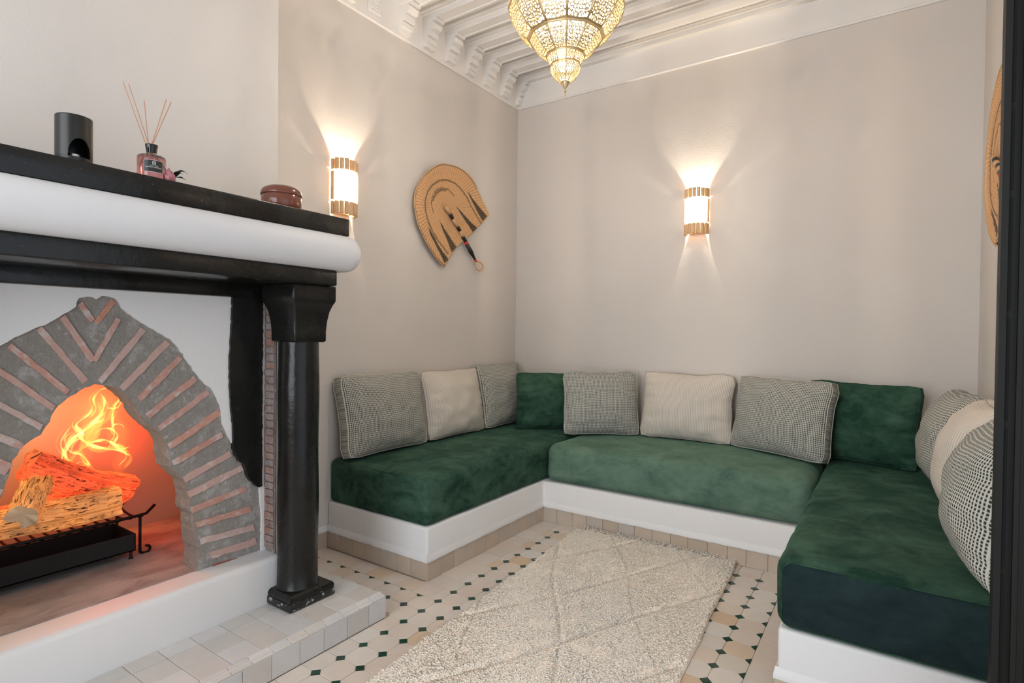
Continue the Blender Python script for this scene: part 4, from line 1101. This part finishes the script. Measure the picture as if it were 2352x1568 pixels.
def panel_mesh(prof, pts, asp, hole):
    mb = MB()
    def P(u, v, off=0):
        r, z = pint(prof, v); a0 = -PI/NF; a1 = PI/NF; r += off
        x0,y0,x1,y1 = r*math.cos(a0),r*math.sin(a0),r*math.cos(a1),r*math.sin(a1); return (x0+(x1-x0)*u, y0+(y1-y0)*u, z)
    for c, poly in vor_cells(pts, asp):
        n = len(poly); cx = sum(q[0] for q in poly)/n; cy = sum(q[1] for q in poly)/n
        inn = []                              # rounded hole: two points per side, pulled to the centre
        o2 = []
        for i in range(n):
            a, b = poly[i], poly[(i+1)%n]; o2.append(a); o2.append(((a[0]+b[0])/2,(a[1]+b[1])/2))
        for i, q in enumerate(o2):
            h = hole*(.86 if i%2 == 0 else 1.0); inn.append((cx+(q[0]-cx)*h, cy+(q[1]-cy)*h))
        m = len(o2); k = len(mb.v); mb.v += [P(*q) for q in o2]+[P(*q) for q in inn]
        mb.f += [(k+i,k+(i+1)%m,k+m+(i+1)%m,k+m+i) for i in range(m)]
    for u0, u1 in ((0,.05),(.95,1)):
        k = 12
        for i in range(k):
            a = len(mb.v); mb.v += [P(u0,i/k),P(u1,i/k),P(u1,(i+1)/k),P(u0,(i+1)/k)]; mb.f.append((a,a+1,a+2,a+3))
    for v0, v1 in ((0,.03),(.97,1)):
        a = len(mb.v); mb.v += [P(0,v0),P(1,v0),P(1,v1),P(0,v1)]; mb.f.append((a,a+1,a+2,a+3))
    return mb
def sym_pts(nx, ny, seed):
    rs = random.Random(seed); out = []
    for j in range(ny):
        v = .06+.88*(j+.5)/ny
        row = [(.08+.84*(i+.5+(j%2)*.5-.25)/nx) for i in range(nx)]
        for u in row:
            if u < .485: uu = u+rs.uniform(-.05,.05); vv = v+rs.uniform(-.03,.03); out += [(uu,vv),(1-uu,vv)]
        if j%2: out.append((.5,v))
    return out
def diamond_pts(nx, ny): return [(.05+.9*(i+.25+.5*(j%2))/nx, .10+.80*(j+.5)/ny) for j in range(ny) for i in range(nx)]
specs = {'low':(diamond_pts(3,9),1.7,.72), 'collar':(diamond_pts(3,4),1.0,.72), 'bowl':(sym_pts(6,8,3),1.6,.72), 'belly':(sym_pts(8,11,5),1.5,.72), 'dome':(sym_pts(8,15,8),2.4,.72)}
for nm, prof in bands.items():
    p0 = None
    for k in range(NF):
        if p0 is None: p0 = panel_mesh(prof, *specs[nm]).build('pierced_panel', 'brass', ln, recalc=False); so = p0.modifiers.new('t','SOLIDIFY'); so.thickness = .0012; p0.rotation_euler = (0,0,PI/NF)
        else: inst(p0, ln, (0,0,0), (0,0,2*PI*k/NF+PI/NF))
    mb = MB()
    for k in range(NF):
        a = 2*PI*k/NF; mb.tube([(r*math.cos(a),r*math.sin(a),z) for r, z in prof], .0022 if nm in ('belly','dome','bowl') else .0013, 5)
    mb.build('ribs', 'brass', ln, True)
mb = MB()
for r, z, t in ((.246,.382,.004),(.158,.244,.0035),(.0815,.169,.003),(.063,.1325,.0025),(.060,.602,.005)):
    mb.tube([(r*math.cos(2*PI*k/NF),r*math.sin(2*PI*k/NF),z) for k in range(NF)], t, 6, True)
mb.build('rim', 'brass', ln, True)
MB().lathe([(.0,.0),(.0025,.002),(.0025,.018),(.006,.021),(.006,.025),(.003,.028),(.003,.033),(.012,.045),(.019,.058)], 24).build('finial', 'brass', ln, .6)
MB().lathe([(.062,.600),(.055,.615),(.035,.628),(.02,.64),(.012,.66),(.012,.68)], 24).build('top_cap', 'brass', ln, .7)
mb = MB(); 
for k in range(9):
    z = .69+.03*k; a = k%2; mb.tube([((.008*math.cos(t) if a else 0),(0 if a else .008*math.cos(t)),z+.019*math.sin(t)) for t in [2*PI*i/10 for i in range(10)]], .0022, 5, True)
mb.build('chain', 'brass', ln, True)
MB().lathe([(.006,.35),(.02,.362),(.031,.385),(.026,.41),(.014,.43),(.014,.46)], 24).build('bulb', 'bulb', ln, True)
MB().tube([(0,0,.46),(0,0,.61)], .012, 10).build('lamp_holder', 'iron', ln, True)
point('lamp_light', (0,0,.385), 76, (1,.92,.82), .042, ln)

# ------------------------------------------------------------------ black steel door leaf folded beside the opening
d1 = tag(empty('door_1', (2.668,-2.08,0)), kind='structure')
MB().box((.0,-.04,.02),(.012,0,3.0)).box((.012,-.03,.02),(.030,0,3.0)).box((.030,-.045,.02),(.062,0,3.0)).box((.062,-.035,.02),(.17,0,3.0)).build('stile', 'steel', d1)
zs = 2.95
for h in (.17,.30,.17,.28,.30,.17,.24,.22,.3,.25):
    MB().box((.0125,-.033,zs-h),(.0185,-.030,zs)).build('slot', 'slot', d1); zs -= h+.018
for x in (.040,.052): MB().box((x,-.047,.02),(x+.003,-.045,3.0)).build('groove_bead', 'steel', d1)
